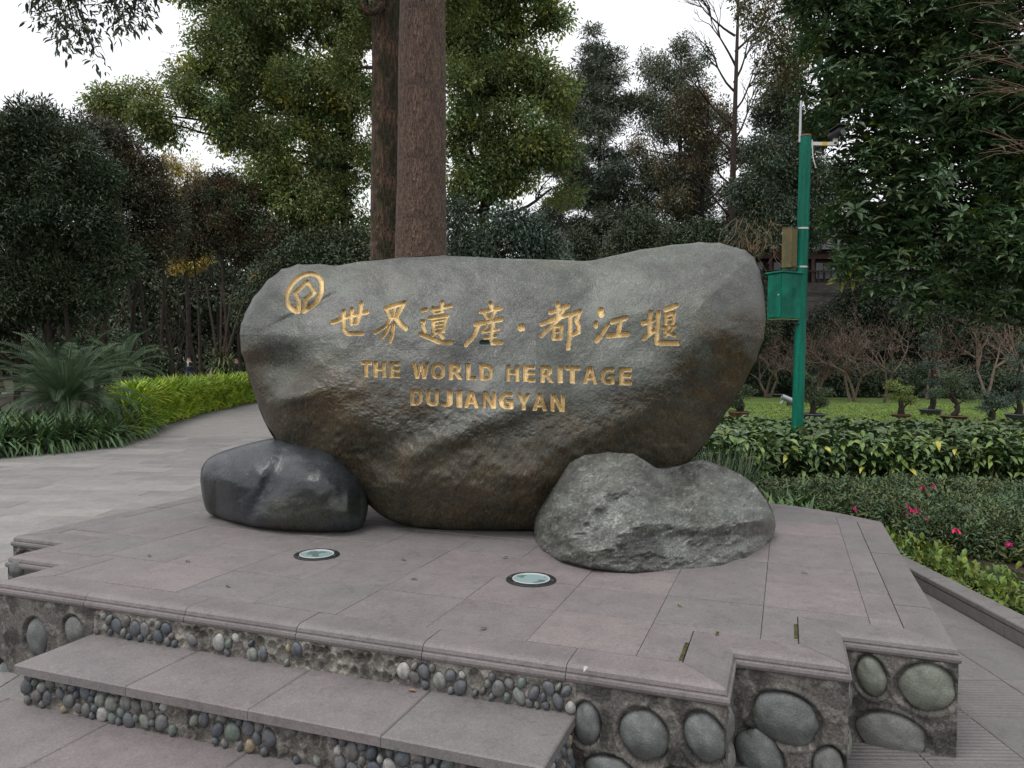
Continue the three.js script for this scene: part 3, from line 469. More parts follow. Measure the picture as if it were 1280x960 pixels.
{
  const mon = thing('carved_boulder', 'huge grey-brown boulder carved with gold lettering and emblem', 'boulder');
  const D = 6.02;
  const top = [[299.5, 418, 5.95], [301, 405, 5.97], [306, 392, D], [316, 372, 6.05], [334, 350, 6.08], [352, 336, 6.1], [372, 330, 6.12], [400, 330, 6.12], [420, 332, 6.12], [450, 327, 6.12], [500, 322, 6.12], [555, 319, 6.12], [590, 321, 6.12], [625, 323, 6.12], [665, 324, 6.12], [700, 325, 6.12], [735, 326, 6.12], [765, 320, 6.12], [800, 312, 6.12], [840, 306, 6.12], [875, 302.5, 6.12], [900, 303, 6.12], [918, 309, 6.12], [932, 312, 6.1], [943, 321, 6.1], [950, 338, 6.08], [954.5, 360, 6.06], [957, 385, 6.04], [957.6, 400, 6.02]];
  const gb = (x, y) => [x, y, gdep(x, y)];
  const bot = [[299.5, 418, 5.95], [301, 440, 5.95], [308, 464, 5.95], [320, 500, 5.94], [332, 530, 5.93], [346, 552, 5.93], [400, 594, 5.9], [440, 612, 5.85], [460, 630, 5.82], [472, 641, 5.8], [490, 651, 5.78], gb(520, 659), gb(560, 662), gb(620, 663), gb(670, 663), [715, 655, 5.85], [770, 630, 5.9], [820, 602, 5.93], [845, 588, 5.95], [865, 574, 5.96], [885, 550, 5.97], [905, 520, 5.98], [930, 480, 6.0], [946, 450, 6.01], [955, 424, 6.02], [957.6, 400, 6.02]];
  const cols = []; { let x = 299.5; const e1 = 957.6; while (x < e1) { cols.push(x); const de = Math.min(x - 299.5, e1 - x); const st = x > 349 && x < 856 ? 0.8 : 2.5; x += Math.min(st, 0.12 + de * 0.12); } cols.push(e1); }
  const rows = []; for (let i = 0; i <= 12; i++) rows.push(0.024 * (i / 12) ** 1.8); for (let i = 1; i <= 262; i++) rows.push(0.024 + (0.66 - 0.024) * i / 262); for (let i = 1; i <= 60; i++) { const t = i / 60; rows.push(0.66 + 0.34 * Math.sin(t * Math.PI / 2)); }
  const ridge = [[300, 420, 0], [360, 468, 0], [450, 478, 0], [560, 502, 0], [700, 508, 0], [790, 486, 0], [880, 436, 0], [957, 398, 0]];
  const bulge = (x, y, d) => {
    const R = 46, e = d < R ? Math.sqrt(1 - (1 - d / R) * (1 - d / R)) : 1;
    const yr = interp(ridge, x)[1], k = y - yr, right = sstep(700, 860, x), left = sstep(440, 330, x);
    const up = 0.30, lo = lerp(lerp(0.17, 0.24, left), 0.42, right);
    const soft = (v, w) => 0.5 * (v + Math.sqrt(v * v + w * w));
    let b = 0.16 + 0.30 - up * soft(-k, 26) / 170 - lo * soft(k, 30) / 150;
    b = Math.max(b, -0.02) * 1; b = 0.10 * e + b * e * (0.45 + 0.55 * sstep(0, 90, d));
    // carved by water: hollows, ridges and creases the photograph shows
    b -= 0.12 * bump2(x, y, 350, 458, 40, 26, 0.4) * e; b += 0.07 * bump2(x, y, 374, 495, 36, 10, -0.25) * e; 
    { const q = lineD(x, y, 440, 357, 322, 417); b -= 0.014 * Math.exp(-((q.s / 4) ** 2)) * sstep(0.05, 0.25, q.t) * sstep(1.1, 0.8, q.t); }
    { const q = lineD(x, y, 500, 575, 660, 505); b += 0.06 * Math.exp(-((q.s / 15) ** 2)) * sstep(-0.2, 0.2, q.t) * sstep(1.3, 0.8, q.t); }
    b += e * 0.05 * bump2(x, y, 500, 612, 34, 26) - 0.05 * bump2(x, y, 470, 575, 24, 30) + 0.04 * bump2(x, y, 620, 600, 60, 30) - 0.02 * bump2(x, y, 700, 420, 90, 40);
    b += 0.03 * bump2(x, y, 860, 380, 70, 50);
    const lowF = sstep(-40, 70, k);
    b += e * (0.13 * (fbm(x / 90, y / 70, 3.3, 3) - 0.5) + 0.034 * (fbm(x / 30, y / 24, 8.1, 3) - 0.5) * (0.35 + 0.65 * lowF) + (0.022 * lowF + 0.006) * (fbm(x / 9, y / 7, 1.2, 3) - 0.5) + (0.008 * lowF + 0.002) * (fbm(x / 3, y / 2.4, 1.2, 2) - 0.5));
    return b;
  };
  const colour = (x, y, P) => {
    const yr = interp(ridge, x)[1], n1 = fbm(x / 60, y / 45, 5.5, 4), n2 = fbm(x / 18, y / 12, 9.5, 4), n3 = fbm(x / 130, y / 100, 2.2, 3), n4 = fbm(x / 6, y / 5, 12.5, 2);
    const lowF = sstep(-40, 40, y - yr + 90 * (n1 - 0.5) + 40 * (n2 - 0.5));
    let brown = lowF * sstep(0.35, 0.62, n1 * 0.6 + n2 * 0.4) * 0.75 + 0.75 * bump2(x, y, 440, 480, 75, 40) * sstep(0.3, 0.6, n2) + 0.8 * bump2(x, y, 900, 455, 60, 70, -0.6) * sstep(0.35, 0.55, n2) + 0.7 * bump2(x, y, 660, 610, 55, 40) * sstep(0.3, 0.55, n2) + 0.4 * bump2(x, y, 690, 330, 25, 8) + 0.35 * bump2(x, y, 480, 345, 30, 12);
    brown = clamp(brown); const green = sstep(0.5, 0.62, fbm(x / 70 + 30, y / 50, 7.7, 4));
    let c = [0.262, 0.272, 0.26]; c = c.map((v, i) => lerp(v, [0.245, 0.27, 0.235][i], green)); c = c.map((v, i) => lerp(v, [0.148, 0.138, 0.092][i], lowF * 0.85)); c = c.map((v, i) => lerp(v, [0.205, 0.135, 0.062][i], brown * 0.75));
    const l = 0.82 + 0.5 * (n3 - 0.4) + 0.3 * (n2 - 0.5) + 0.25 * (n4 - 0.5); const fl = 1 + (0.25 + 0.75 * lowF) * (1.1 * sstep(0.8, 0.9, vnoise(x / 1.9, y / 1.5, 3.3)) * sstep(0.4, 0.6, n4) - 0.45 * sstep(0.78, 0.9, vnoise(x / 2.1, y / 1.7, 17.3))); return c.map(v => v * l * 0.97 * fl);
  };
  const greenMat = mat([0.03, 0.06, 0.05], { roughness: 0.6 });
  boulder(mon, { top, bot, cols, rows, bulge, colour, carve, round: 46, back: 0.75, mat: rockMat, floor: -0.02, letter: (w, g) => part(mon, glyphs[w].name, g, glyphs[w].name === 'unpainted_stroke' ? greenMat : goldMat) });
}
const seqR = (n, p = 1) => { const o = []; for (let i = 0; i <= n; i++) o.push(0.5 - 0.5 * Math.cos(Math.PI * i / n)); return o; };
{
  const b = thing('support_boulder', 'smooth dark blue-grey boulder propping the end with the emblem', 'boulder');
  const top = [[250, 600], [251.5, 586], [262, 572], [285, 562], [320, 552], [352, 546], [395, 543], [414, 546], [428, 560], [440, 574], [452, 588], [457, 604], [459, 616], [460, 630]].map(([x, y]) => [x, y, lerp(6.02, lerp(5.98, 5.76, clamp((y - 543) / 90)), sstep(250, 300, x))]);
  const bot = [[250, 600, 6.02], [253, 622, 6.04], [258, 638, 6.06], [270, 646, gdep(270, 646)], [290, 652, gdep(290, 652)], [320, 659, gdep(320, 659)], [355, 663, gdep(355, 663)], [400, 665, gdep(400, 665)], [435, 664, gdep(435, 664)], [450, 660, gdep(450, 660)], [457, 648, 5.7], [460, 630, 5.75]];
  const bulge = (x, y, d) => {
    const yt = interp(top, x)[1], yb = interp(bot, x)[1], t = clamp((y - yt) / Math.max(1, yb - yt)), q = clamp((x - 250) / 210), e = Math.pow(4 * t * (1 - t), 0.42) * Math.pow(4 * q * (1 - q), 0.3); let b = 0.31 * e;
    b += e * 0.10 * bump2(x, y, 390, 600, 45, 35) + e * 0.05 * bump2(x, y, 290, 610, 30, 40) - e * 0.06 * sstep(-8, 8, lineD(x, y, 300, 655, 352, 560).s) * bump2(x, y, 325, 612, 26, 55, 0.4) - e * 0.05 * bump2(x, y, 268, 640, 12, 14);
    b += 0.03 * bump2(x, y, 430, 640, 18, 12) * e; b += e * (0.13 * (fbm(x / 60, y / 45, 31, 3) - 0.5) + 0.03 * (fbm(x / 24, y / 18, 12, 3) - 0.5) + 0.006 * (fbm(x / 5, y / 4, 14, 3) - 0.5)); return b;
  };
  const colour = (x, y) => { const n = fbm(x / 40, y / 30, 17, 4), g = sstep(0.45, 0.6, fbm(x / 60 + 9, y / 40, 4, 3)) * sstep(590, 640, y + 40 * (n - 0.5)); const c = [0.15, 0.168, 0.2].map((v, i) => lerp(v, [0.155, 0.165, 0.135][i], g)); return c.map(v => v * (0.9 + 0.9 * (n - 0.5) + 0.35 * (fbm(x / 7, y / 5, 23, 3) - 0.5)) * 0.62); };
  boulder(b, { top, bot, cols: colsFor(250, 460, 150), rows: seqR(100), bulge, colour, round: 30, back: 0.42, floor: -0.01, mat: new THREE.MeshStandardMaterial({ vertexColors: true, map: rockMap, bumpMap: rockBump, bumpScale: 0.0025, roughness: 0.34 }) });
}
{
  const b = thing('support_boulder', 'rough pale grey boulder propping the end without the emblem', 'boulder');
  const dt = (x, y) => lerp(lerp(5.45, 5.5, clamp((y - 565) / 90)), lerp(5.9, 5.55, clamp((y - 580) / 75)), sstep(800, 850, x));
  const top = [[667.5, 662], [669, 648], [675, 634], [686, 616], [700, 595], [712, 578], [730, 569], [760, 565], [792, 567], [808, 577], [824, 586], [850, 582], [872, 574.5], [895, 580], [920, 590], [944, 607], [958, 625], [966, 640], [970, 657]].map(([x, y]) => [x, y, dt(x, y)]);
  const gb = (x, y) => [x, y, gdep(x, y)];
  const bot = [[667.5, 662, 5.5], [669, 676, 5.36], [677, 688, 5.1], gb(700, 701), gb(740, 711), gb(790, 716), gb(850, 716), gb(900, 709), gb(933, 699), [953, 685, 5.2], [966, 670, 5.45], [970, 657, 5.55]];
  const bulge = (x, y, d) => {
    const R = 40, e = d < R ? Math.sqrt(1 - (1 - d / R) * (1 - d / R)) : 1; let b = 0.2 * e + 0.08 * sstep(0, 70, d);
    const crest = [[668, 655, 0], [740, 590, 0], [800, 640, 0], [880, 660, 0], [970, 645, 0]], yr = interp(crest, x)[1];
    b -= 0.26 * clamp((yr - y) / 80, 0, 1) * (0.4 + 0.6 * sstep(790, 840, x)) * e; b -= 0.10 * sstep(0, 60, y - yr) * sstep(760, 860, x);
    { const low = [[668, 700, 0], [720, 690, 0], [770, 668, 0], [815, 650, 0], [900, 652, 0], [970, 640, 0]], q = y - interp(low, x)[1]; b += e * (0.10 * Math.exp(-((q / 14) ** 2)) * sstep(740, 800, x) - 0.07 * sstep(3, 30, q) * sstep(720, 790, x)); }
    { const q = lineD(x, y, 770, 618, 935, 655); b -= 0.022 * sstep(2.5, -1, Math.abs(q.s + 5 * (fbm(x / 14, 2, 3) - 0.5) * 2)) * sstep(0, 0.1, q.t) * sstep(1, 0.9, q.t); b -= 0.025 * sstep(0, 5, q.s) * sstep(0, 0.2, q.t) * sstep(1.05, 0.8, q.t) * sstep(60, 10, q.s); }
    { const q = lineD(x, y, 700, 690, 752, 575); b += 0.03 * sstep(-6, 6, q.s) - 0.015; }
    { const rg = (a, c, z) => 1 - Math.abs(2 * fbm(a, c, z, 3) - 1) * 2.2; b += e * (0.06 * (rg(x / 70 + y / 160, y / 42, 45) - 0.5) + 0.02 * (rg(x / 26 + y / 50, y / 14, 49) - 0.5)); b -= e * 0.035 * sstep(0, 4, lineD(x, y, 690, 620, 720, 700).s) * bump2(x, y, 722, 660, 22, 40); }
    b += e * (0.11 * (fbm(x / 60, y / 45, 41, 3) - 0.5) + 0.055 * (fbm(x / 22, y / 14, 42, 4) - 0.5) + 0.014 * (fbm(x / 6, y / 4, 44, 3) - 0.5)); return b;
  };
  const colour = (x, y) => { const n = fbm(x / 40, y / 22, 47, 4), v = Math.abs(fbm(x / 30 + y / 60, y / 22, 61, 3) - 0.5), vein = sstep(0.02, 0.0, v) * sstep(0.45, 0.6, fbm(x / 40, y / 40, 3)), dk = sstep(0.55, 0.62, fbm(x / 45 + 3, y / 30, 91, 3)) * sstep(630, 680, y + 30 * (n - .5)); let c = [0.255, 0.265, 0.255].map((q, i) => lerp(q, [0.215, 0.22, 0.205][i], sstep(0.4, 0.6, n))); c = c.map((q, i) => lerp(q, [0.42, 0.42, 0.39][i], 0.6 * vein)); c = c.map(q => q * (1 - 0.35 * dk)); return c.map(q => q * (0.8 + 0.7 * (fbm(x / 8, y / 6, 77, 3) - 0.3)) * 1.4 * (1 + 0.8 * sstep(0.78, 0.9, vnoise(x / 2.2, y / 1.6, 8)) - 0.35 * sstep(0.72, 0.88, vnoise(x / 3.1, y / 2.1, 28)))); };
  boulder(b, { top, bot, cols: colsFor(667.5, 970, 240), rows: seqR(140), bulge, colour, round: 36, back: 0.5, floor: -0.01, mat: new THREE.MeshStandardMaterial({ vertexColors: true, map: rockMap, bumpMap: rockBump, bumpScale: 0.005, roughness: 0.42 }) });
}
/* ------------------------------------------------------------------ foliage toolkit */
function leavesGeo(list) { // list of {p, d, n, l, w, fold, curve}: one folded leaf blade each
  const pos = [], nor = [];
  for (const { p, d, n, l, w, fold = 0.12, curve = 0.12 } of list) {
    const D = d.clone().normalize(), S = V3().crossVectors(D, n); if (S.lengthSq() < 1e-6) S.set(1, 0, 0); S.normalize(); const N = V3().crossVectors(S, D);
    const at = (a, b, c) => p.clone().addScaledVector(D, a * l).addScaledVector(S, b * w).addScaledVector(N, c * l);
    const fo = fold * w / l * 2, b = at(0, 0, 0), m = at(0.3, 0, curve * 0.35), m2 = at(0.68, 0, curve * 0.3), t = at(1, 0, -curve * 0.5), L = at(0.27, -0.42, curve * 0.35 + fo), R = at(0.27, 0.42, curve * 0.35 + fo), L2 = at(0.62, -0.44, curve * 0.3 + fo), R2 = at(0.62, 0.44, curve * 0.3 + fo);
    for (const q of [b, m, L, b, R, m, m, m2, L, L, m2, L2, m, R, m2, R, R2, m2, m2, t, L2, m2, R2, t]) pos.push(q.x, q.y, q.z);
  }
  const g = new THREE.BufferGeometry(); g.setAttribute('position', new THREE.Float32BufferAttribute(pos, 3)); g.computeVertexNormals(); return g;
}
const rdir = r => { const z = r() * 2 - 1, a = r() * 6.2832, q = Math.sqrt(1 - z * z); return V3(q * Math.cos(a), z, q * Math.sin(a)); };
function clump(n, R, l, w, seed, droop = 0.3, flat = 1) {
  const r = RNG(seed), out = [];
  for (let i = 0; i < n; i++) { const d = rdir(r), q = Math.pow(r(), 0.6) * R, p = d.clone().multiplyScalar(q); p.y *= flat; const dd = d.clone().addScaledVector(rdir(r), 0.9); dd.y = dd.y * 0.7 - droop; const nn = V3(0, 1, 0).addScaledVector(rdir(r), 0.55); const k = 0.7 + r() * 0.6; out.push({ p, d: dd, n: nn, l: l * k, w: w * k }); }
  return leavesGeo(out);
}
function whorl(n, l, w, seed, rise = 0.25) {
  const r = RNG(seed), out = [];
  for (let k = 0; k < 3; k++) { const c = k ? rdir(r).multiplyScalar(l * 1.1) : V3(); for (let i = 0; i < n; i++) { const a = i / n * 6.2832 + r() * 0.5, e = rise + (r() - 0.6) * 0.8, d = V3(Math.cos(a), e, Math.sin(a)), s = 0.75 + r() * 0.4; out.push({ p: c.clone().addScaledVector(d, l * 0.12), d, n: V3(0, 1, 0).addScaledVector(rdir(r), 0.3), l: l * s, w: w * s, curve: 0.2 }); } }
  return leavesGeo(out);
}
function tuft(n, l, w, seed, spread = 0.8) { // strap leaves arching out of one point
  const r = RNG(seed), pos = [];
  for (let i = 0; i < n; i++) {
    const a = r() * 6.2832, e = spread * (0.25 + 0.75 * r()), L = l * (0.65 + 0.5 * r()), o = V3((r() - 0.5) * l * 0.25, 0, (r() - 0.5) * l * 0.25), h = V3(Math.cos(a), 0, Math.sin(a)), s = V3(-h.z, 0, h.x); let prev = null;
    for (let k = 0; k <= 3; k++) { const t = k / 3, ang = e * (0.4 + 1.5 * t), p = o.clone().addScaledVector(h, L * t * Math.sin(ang) * 0.9).add(V3(0, L * t * Math.max(-0.2, Math.cos(ang)), 0)), ww = w * (k === 3 ? 0.02 : 1 - 0.35 * t) / 2, A = p.clone().addScaledVector(s, -ww), B = p.clone().addScaledVector(s, ww); if (prev) for (const q of [prev[0], prev[1], A, prev[1], B, A]) pos.push(q.x, q.y, q.z); prev = [A, B]; }
  }
  const g = new THREE.BufferGeometry(); g.setAttribute('position', new THREE.Float32BufferAttribute(pos, 3)); g.computeVertexNormals(); return g;
}
const qUp = new THREE.Quaternion(), mtx = new THREE.Matrix4(), cTmp = new THREE.Color();
function instances(parent, name, geo, m, items, r, vary = 0.35, warm = 0.2, keepUp = false) {
  const im = new THREE.InstancedMesh(geo, m, items.length); im.name = name; im.castShadow = im.receiveShadow = true; im.userData.kind = 'stuff';
  items.forEach((it, i) => {
    if (keepUp) qUp.setFromEuler(new THREE.Euler((r() - 0.5) * 0.3, r() * 6.2832, (r() - 0.5) * 0.3)); else qUp.setFromEuler(new THREE.Euler((r() - 0.5) * 1.2, r() * 6.2832, (r() - 0.5) * 1.2));
    const s = it.s ?? 1; mtx.compose(it.p, qUp, V3(s, s * (it.sy ?? 1), s)); im.setMatrixAt(i, mtx);
    const k = 1 + (r() - 0.5) * 2 * vary, h = (r() - 0.5) * 2 * warm; const t = it.tint || [1, 1, 1]; im.setColorAt(i, cTmp.setRGB(clamp(k * (1 + h) * t[0], 0.05, 3), clamp(k * t[1], 0.05, 3), clamp(k * (1 - h * 0.8) * t[2], 0.05, 3)));
  });
  im.instanceMatrix.needsUpdate = true; parent.add(im); return im;
}
// crown points on the shells of lobes given in photo pixels [u, v, radius px] or [u, v, radius px, depth shift]
function crownPoints(lobes, depth, spacing, dens, r, gap = 0.42, flat = 0.85, tintFn) {
  const out = [], centres = [];
  for (const [u, v, rp, dd = 0] of lobes) {
    const c = W(u, v, depth + dd + (r() - 0.5) * rp * depth / F * 0.8), R = rp * depth / F; centres.push({ c, R }); const n = Math.round(1.75 * dens * R * R / (spacing * spacing));
    for (let i = 0; i < n; i++) { const d = rdir(r), q = R * (0.35 + 0.7 * Math.pow(r(), 0.55)), p = c.clone().add(V3(d.x * q, d.y * q * flat, d.z * q)); if (fbm(p.x / (R * 0.45) + 11, p.y / (R * 0.4), p.z / (R * 0.45), 2) < gap || vnoise(p.x * 0.55 + 3, p.y * 0.7, p.z * 0.3) < gap - 0.2) continue; if (p.y < GR + 0.3) continue; out.push({ p, s: 0.7 + r() * 0.6, tint: tintFn ? tintFn(p, d, r) : undefined }); }
  }
  return { out, centres };
}
function limbs(base, topY, r0, centres, r, o = {}) {
  const gs = [], hgt = topY - base.y, tip = V3(base.x + (o.lean ?? 0), topY, base.z);
  gs.push(tube([base.clone().add(V3(0, -0.2, 0)), V3(lerp(base.x, tip.x, 0.3) + (r() - 0.5) * r0 * 2, base.y + hgt * 0.3, base.z), V3(lerp(base.x, tip.x, 0.65) + (r() - 0.5) * r0 * 3, base.y + hgt * 0.65, base.z + (r() - 0.5) * r0 * 3), tip], r0, r0 * 0.25, 14, 9, 0.25, r() * 50, 0.5));
  for (const { c, R } of centres) {
    const f = clamp((c.y - R * (o.drop ?? 1.2) - base.y) / hgt, 0.08, 0.92), st = o.from ? o.from.clone() : V3(lerp(base.x, tip.x, f), lerp(base.y, topY, f), base.z), mid = st.clone().lerp(c, 0.55).add(V3((r() - 0.5) * R * 0.5, -R * 0.15 + (r() - 0.5) * R * 0.4, (r() - 0.5) * R * 0.5)), rr = Math.max(r0 * 0.12, r0 * (0.42 - 0.25 * f));
    gs.push(tube([st, mid, c], rr, rr * 0.35, 7, 6, 0.2, r() * 30));
    for (let k = 0; k < (o.subs ?? 3); k++) { const d = rdir(r); d.y = d.y * 0.6 + 0.15; const s0 = mid.clone().lerp(c, r()); gs.push(tube([s0, s0.clone().addScaledVector(d, R * 0.5).add(V3(0, R * 0.06, 0)), c.clone().addScaledVector(d, R * 0.95)], rr * 0.4, rr * 0.08, 4, 4)); }
  }
  return mergeGeometries(gs);
}
function tree(name, label, o) {
  const r = RNG(o.seed), b = W(o.u, 440, o.depth); b.y = GR;
  const t = thing(name, label, 'tree', [b.x, GR, b.z], o.group);
  const { out, centres } = crownPoints(o.lobes, o.depth, o.spacing, o.dens ?? 7, r, o.gap, o.flat, o.tint); const off = V3(-b.x, -GR, -b.z);
  const cs = centres.map(q => ({ c: q.c, R: q.R }));
  const topY = o.topV !== undefined ? W(o.u, o.topV, o.depth).y : Math.max(...cs.map(q => q.c.y));
  const gs = [limbs(b, topY, o.r, cs, r, o)];
  for (const [u2, l2] of (o.stems || [])) { const bb = W(u2, 440, o.depth + (r() - 0.5) * 2); bb.y = GR; gs.push(limbs(bb, topY * l2, o.r * 0.8, [], r, { lean: (r() - 0.5) * 1.5 })); }
  const tg = mergeGeometries(gs); tg.translate(off.x, off.y, off.z); part(t, 'trunk', tg, o.bark || darkBark);
  for (const p of out) p.p.add(off);
  instances(t, 'crown', o.clump, o.leaf, out, r, o.vary, o.warm);
  return t;
}

/* ------------------------------------------------------------------ the two great trunks behind the boulder */
{
  const mk = (label, u0, u1, wpx, depth, seed, m, flare) => {
    const r = RNG(seed), b = W(u1, 440, depth); b.y = GR - 0.1; const tp = W(u0, 0, depth), R = wpx / 2 * depth / F, dx = (tp.x - b.x) / (tp.y - b.y);
    const t = thing('tree_trunk_tree', label, 'tree', [b.x, GR, b.z]); t.name = numbered('tall_tree');
    const H = 17, pts = [0, 0.12, 0.3, 0.55, 0.8, 1].map(f => V3(dx * H * f + (f > 0.6 ? (r() - 0.5) * 0.4 : 0), H * f - 0.2, 0));
    const g = [tube(pts, R * 1.04, R * 0.55, 60, 40, 0.16, seed, 0.35)];
    const cs = []; for (let i = 0; i < 7; i++) { const a = i / 7 * 6.2832 + r(), c = V3(dx * H + Math.cos(a) * (2.2 + r() * 1.6), 13.5 + r() * 4, Math.sin(a) * (2.2 + r() * 1.6)); cs.push({ c, R: 1.6 }); const st = V3(dx * (10.5 + r() * 3), 10.5 + r() * 3, 0); g.push(tube([st, st.clone().lerp(c, 0.5).add(V3(0, 0.5, 0)), c], R * 0.3, R * 0.08, 8, 8, 0.2, i)); }
    part(t, 'trunk', mergeGeometries(g), m);
    const pts2 = []; for (const { c, R: q } of cs) for (let i = 0; i < 70; i++) { const d = rdir(r), k = q * (0.4 + 0.7 * Math.sqrt(r())); pts2.push({ p: c.clone().addScaledVector(d, k), s: 0.8 + r() * 0.6 }); }
    instances(t, 'crown', clump(26, 0.4, 0.13, 0.05, seed), leafMat([0.05, 0.085, 0.02]), pts2, r);
    return [t, R, dx];
  };
  const mossy = (() => { const c = tex(512, (u, v) => { const a = pf(u, v, 3, 5, 311), m = sstep(0.44, 0.6, a), b = pn(u * 48, v * 12, 48, 117), e = pf(u, v, 64, 2, 115), l = 0.6 + 0.5 * (b - 0.5) + 0.4 * (e - 0.5); return [lerp(0.50, 0.33, m) * l, lerp(0.39, 0.31, m) * l, lerp(0.31, 0.19, m) * l]; }, true); return new THREE.MeshStandardMaterial({ map: c, bumpMap: barkBump, bumpScale: 0.04, roughness: 1 }); })();
  mk('thick straight reddish-brown tree trunk rising behind the boulder', 528.5, 525.5, 71, 13.4, 3, barkMat);
  const [t2, R2] = mk('slimmer mossy dark tree trunk tucked beside the thick reddish trunk', 482, 485.5, 46, 14.6, 8, mossy);
  const knot = new THREE.TorusGeometry(0.16, 0.07, 8, 14); const kp = W(466, 4, 14.2); knot.translate(kp.x - t2.position.x, kp.y - GR, kp.z - t2.position.z); part(t2, 'knot', knot, mossy);
  const r = RNG(12), pts = []; for (const [u, v, k] of [[448, 30, 26], [440, 70, 22], [428, 95, 18], [455, 5, 20], [570, 12, 12], [580, -10, 20]]) { const c = W(u, v, 14.8), q = k * 14.8 / F; for (let i = 0; i < 26; i++) pts.push({ p: c.clone().addScaledVector(rdir(r), q * Math.cbrt(r())).sub(t2.position), s: 0.5 + r() * 0.4 }); }
  instances(t2, 'shoots', clump(26, 0.3, 0.11, 0.045, 19), leafMat([0.10, 0.13, 0.02]), pts, r);
  for (const [u, v] of [[440, 70], [450, 25], [430, 95]]) { const a = W(470, v - 10, 14.6).sub(t2.position), b = W(u, v, 14.8).sub(t2.position); part(t2, 'branch', tube([a, a.clone().lerp(b, 0.5).add(V3(0, 0.08, 0)), b], 0.04, 0.012, 5, 5), mossy); }
}

/* ------------------------------------------------------------------ trees round the clearing */
const broadA = clump(84, 0.54, 0.155, 0.07, 1, 0.35), broadB = clump(84, 0.54, 0.145, 0.06, 2, 0.2), fine = clump(120, 0.4, 0.13, 0.038, 3, 0.0), pine = clump(80, 0.6, 0.22, 0.05, 4, 0.05, 0.4);
const yellowTint = (k) => (p, d, r) => r() < k ? [1.7, 1.35, 0.8] : [1, 1, 1];
tree('camphor_tree', 'broad green tree with yellowish tips left of the two tall trunks', { seed: 21, u: 440, depth: 34, r: 0.34, topV: 60, spacing: 0.5, dens: 11, gap: 0.47, flat: 0.75, clump: broadA, leaf: leafMat([0.18, 0.235, 0.078], 0.5), tint: yellowTint(0.12),
  lobes: [[235, 75, 34], [290, 40, 48], [350, 20, 52], [415, 30, 55], [140, 135, 26], [175, 115, 26], [200, 150, 34], [255, 130, 42], [320, 95, 52], [390, 110, 55], [440, 130, 44], [300, 165, 36], [365, 185, 48], [430, 205, 46], [330, 225, 36], [385, 255, 44], [440, 275, 38], [395, 300, 32], [270, -15, 50], [380, -40, 60], [320, -50, 60]] });
tree('camphor_tree', 'dense green tree with dark forked limb right of the two tall trunks', { seed: 22, u: 592, depth: 30, r: 0.36, topV: 60, spacing: 0.5, dens: 11, gap: 0.48, flat: 0.78, clump: broadA, leaf: leafMat([0.175, 0.235, 0.078], 0.5), tint: yellowTint(0.1),
  lobes: [[600, 30, 52], [650, 10, 40], [690, 22, 22], [585, 95, 44], [640, 95, 48], [685, 120, 34], [600, 150, 40], [660, 165, 46], [700, 185, 28], [630, 215, 44], [690, 235, 32], [590, 235, 36], [655, 270, 38], [695, 290, 28], [600, 300, 26], [640, 310, 26], [560, 60, 36], [560, 170, 30], [620, -40, 60]] });
tree('silvery_shrub', 'grey-green leafy shrub just above the boulder beside the forked tree', { seed: 23, u: 655, depth: 27, r: 0.1, topV: 280, spacing: 0.45, dens: 9, gap: 0.36, clump: broadB, leaf: leafMat([0.075, 0.105, 0.07], 0.25), lobes: [[635, 280, 22], [660, 300, 28], [690, 315, 20], [610, 312, 20], [575, 302, 22], [568, 270, 16]] });
tree('conifer_tree', 'tall layered dark conifer standing against the pale sky', { seed: 24, u: 748, depth: 46, r: 0.2, topV: 52, spacing: 0.6, dens: 9, gap: 0.46, flat: 0.5, clump: pine, leaf: leafMat([0.105, 0.13, 0.085], 0.2), drop: 0.3,
  lobes: [[744, 42, 12], [732, 58, 16], [760, 68, 16], [740, 85, 24], [765, 95, 18], [722, 105, 24], [750, 120, 30], [775, 130, 18], [715, 140, 30], [750, 155, 34], [730, 180, 36], [765, 185, 30], [710, 205, 32], [750, 220, 38], [725, 245, 40], [770, 240, 30], [700, 270, 34], [745, 275, 34], [780, 275, 28]] });
tree('round_topped_tree', 'grey-green tree with loose rounded top beside the layered conifer', { seed: 25, u: 845, depth: 47, r: 0.25, topV: 70, spacing: 0.6, dens: 10, gap: 0.46, flat: 0.7, clump: broadB, leaf: leafMat([0.12, 0.145, 0.085], 0.25),
  lobes: [[815, 75, 20], [845, 58, 18], [868, 75, 18], [830, 95, 24], [860, 105, 26], [815, 130, 26], [845, 140, 36], [880, 145, 28], [815, 175, 34], [855, 190, 42], [895, 200, 36], [800, 215, 32], [835, 240, 42], [880, 250, 42], [800, 265, 30], [920, 240, 30], [850, 290, 36], [905, 290, 34]] });
tree('rusty_leaved_tree', 'tree with rusty brown dying foliage among the dark green', { seed: 26, u: 880, depth: 43, r: 0.25, topV: 120, spacing: 0.5, dens: 9, gap: 0.45, flat: 0.7, clump: broadB, leaf: leafMat([0.13, 0.12, 0.065], 0.25), vary: 0.4, tint: (p, d, r) => r() < 0.15 ? [1.5, 0.95, 0.7] : [1, 1, 1],
  lobes: [[862, 125, 18], [885, 130, 20], [850, 150, 18], [905, 160, 20], [880, 165, 22], [860, 210, 20], [830, 215, 16], [920, 190, 16], [925, 265, 18], [905, 230, 18], [800, 185, 14], [845, 250, 18]] });
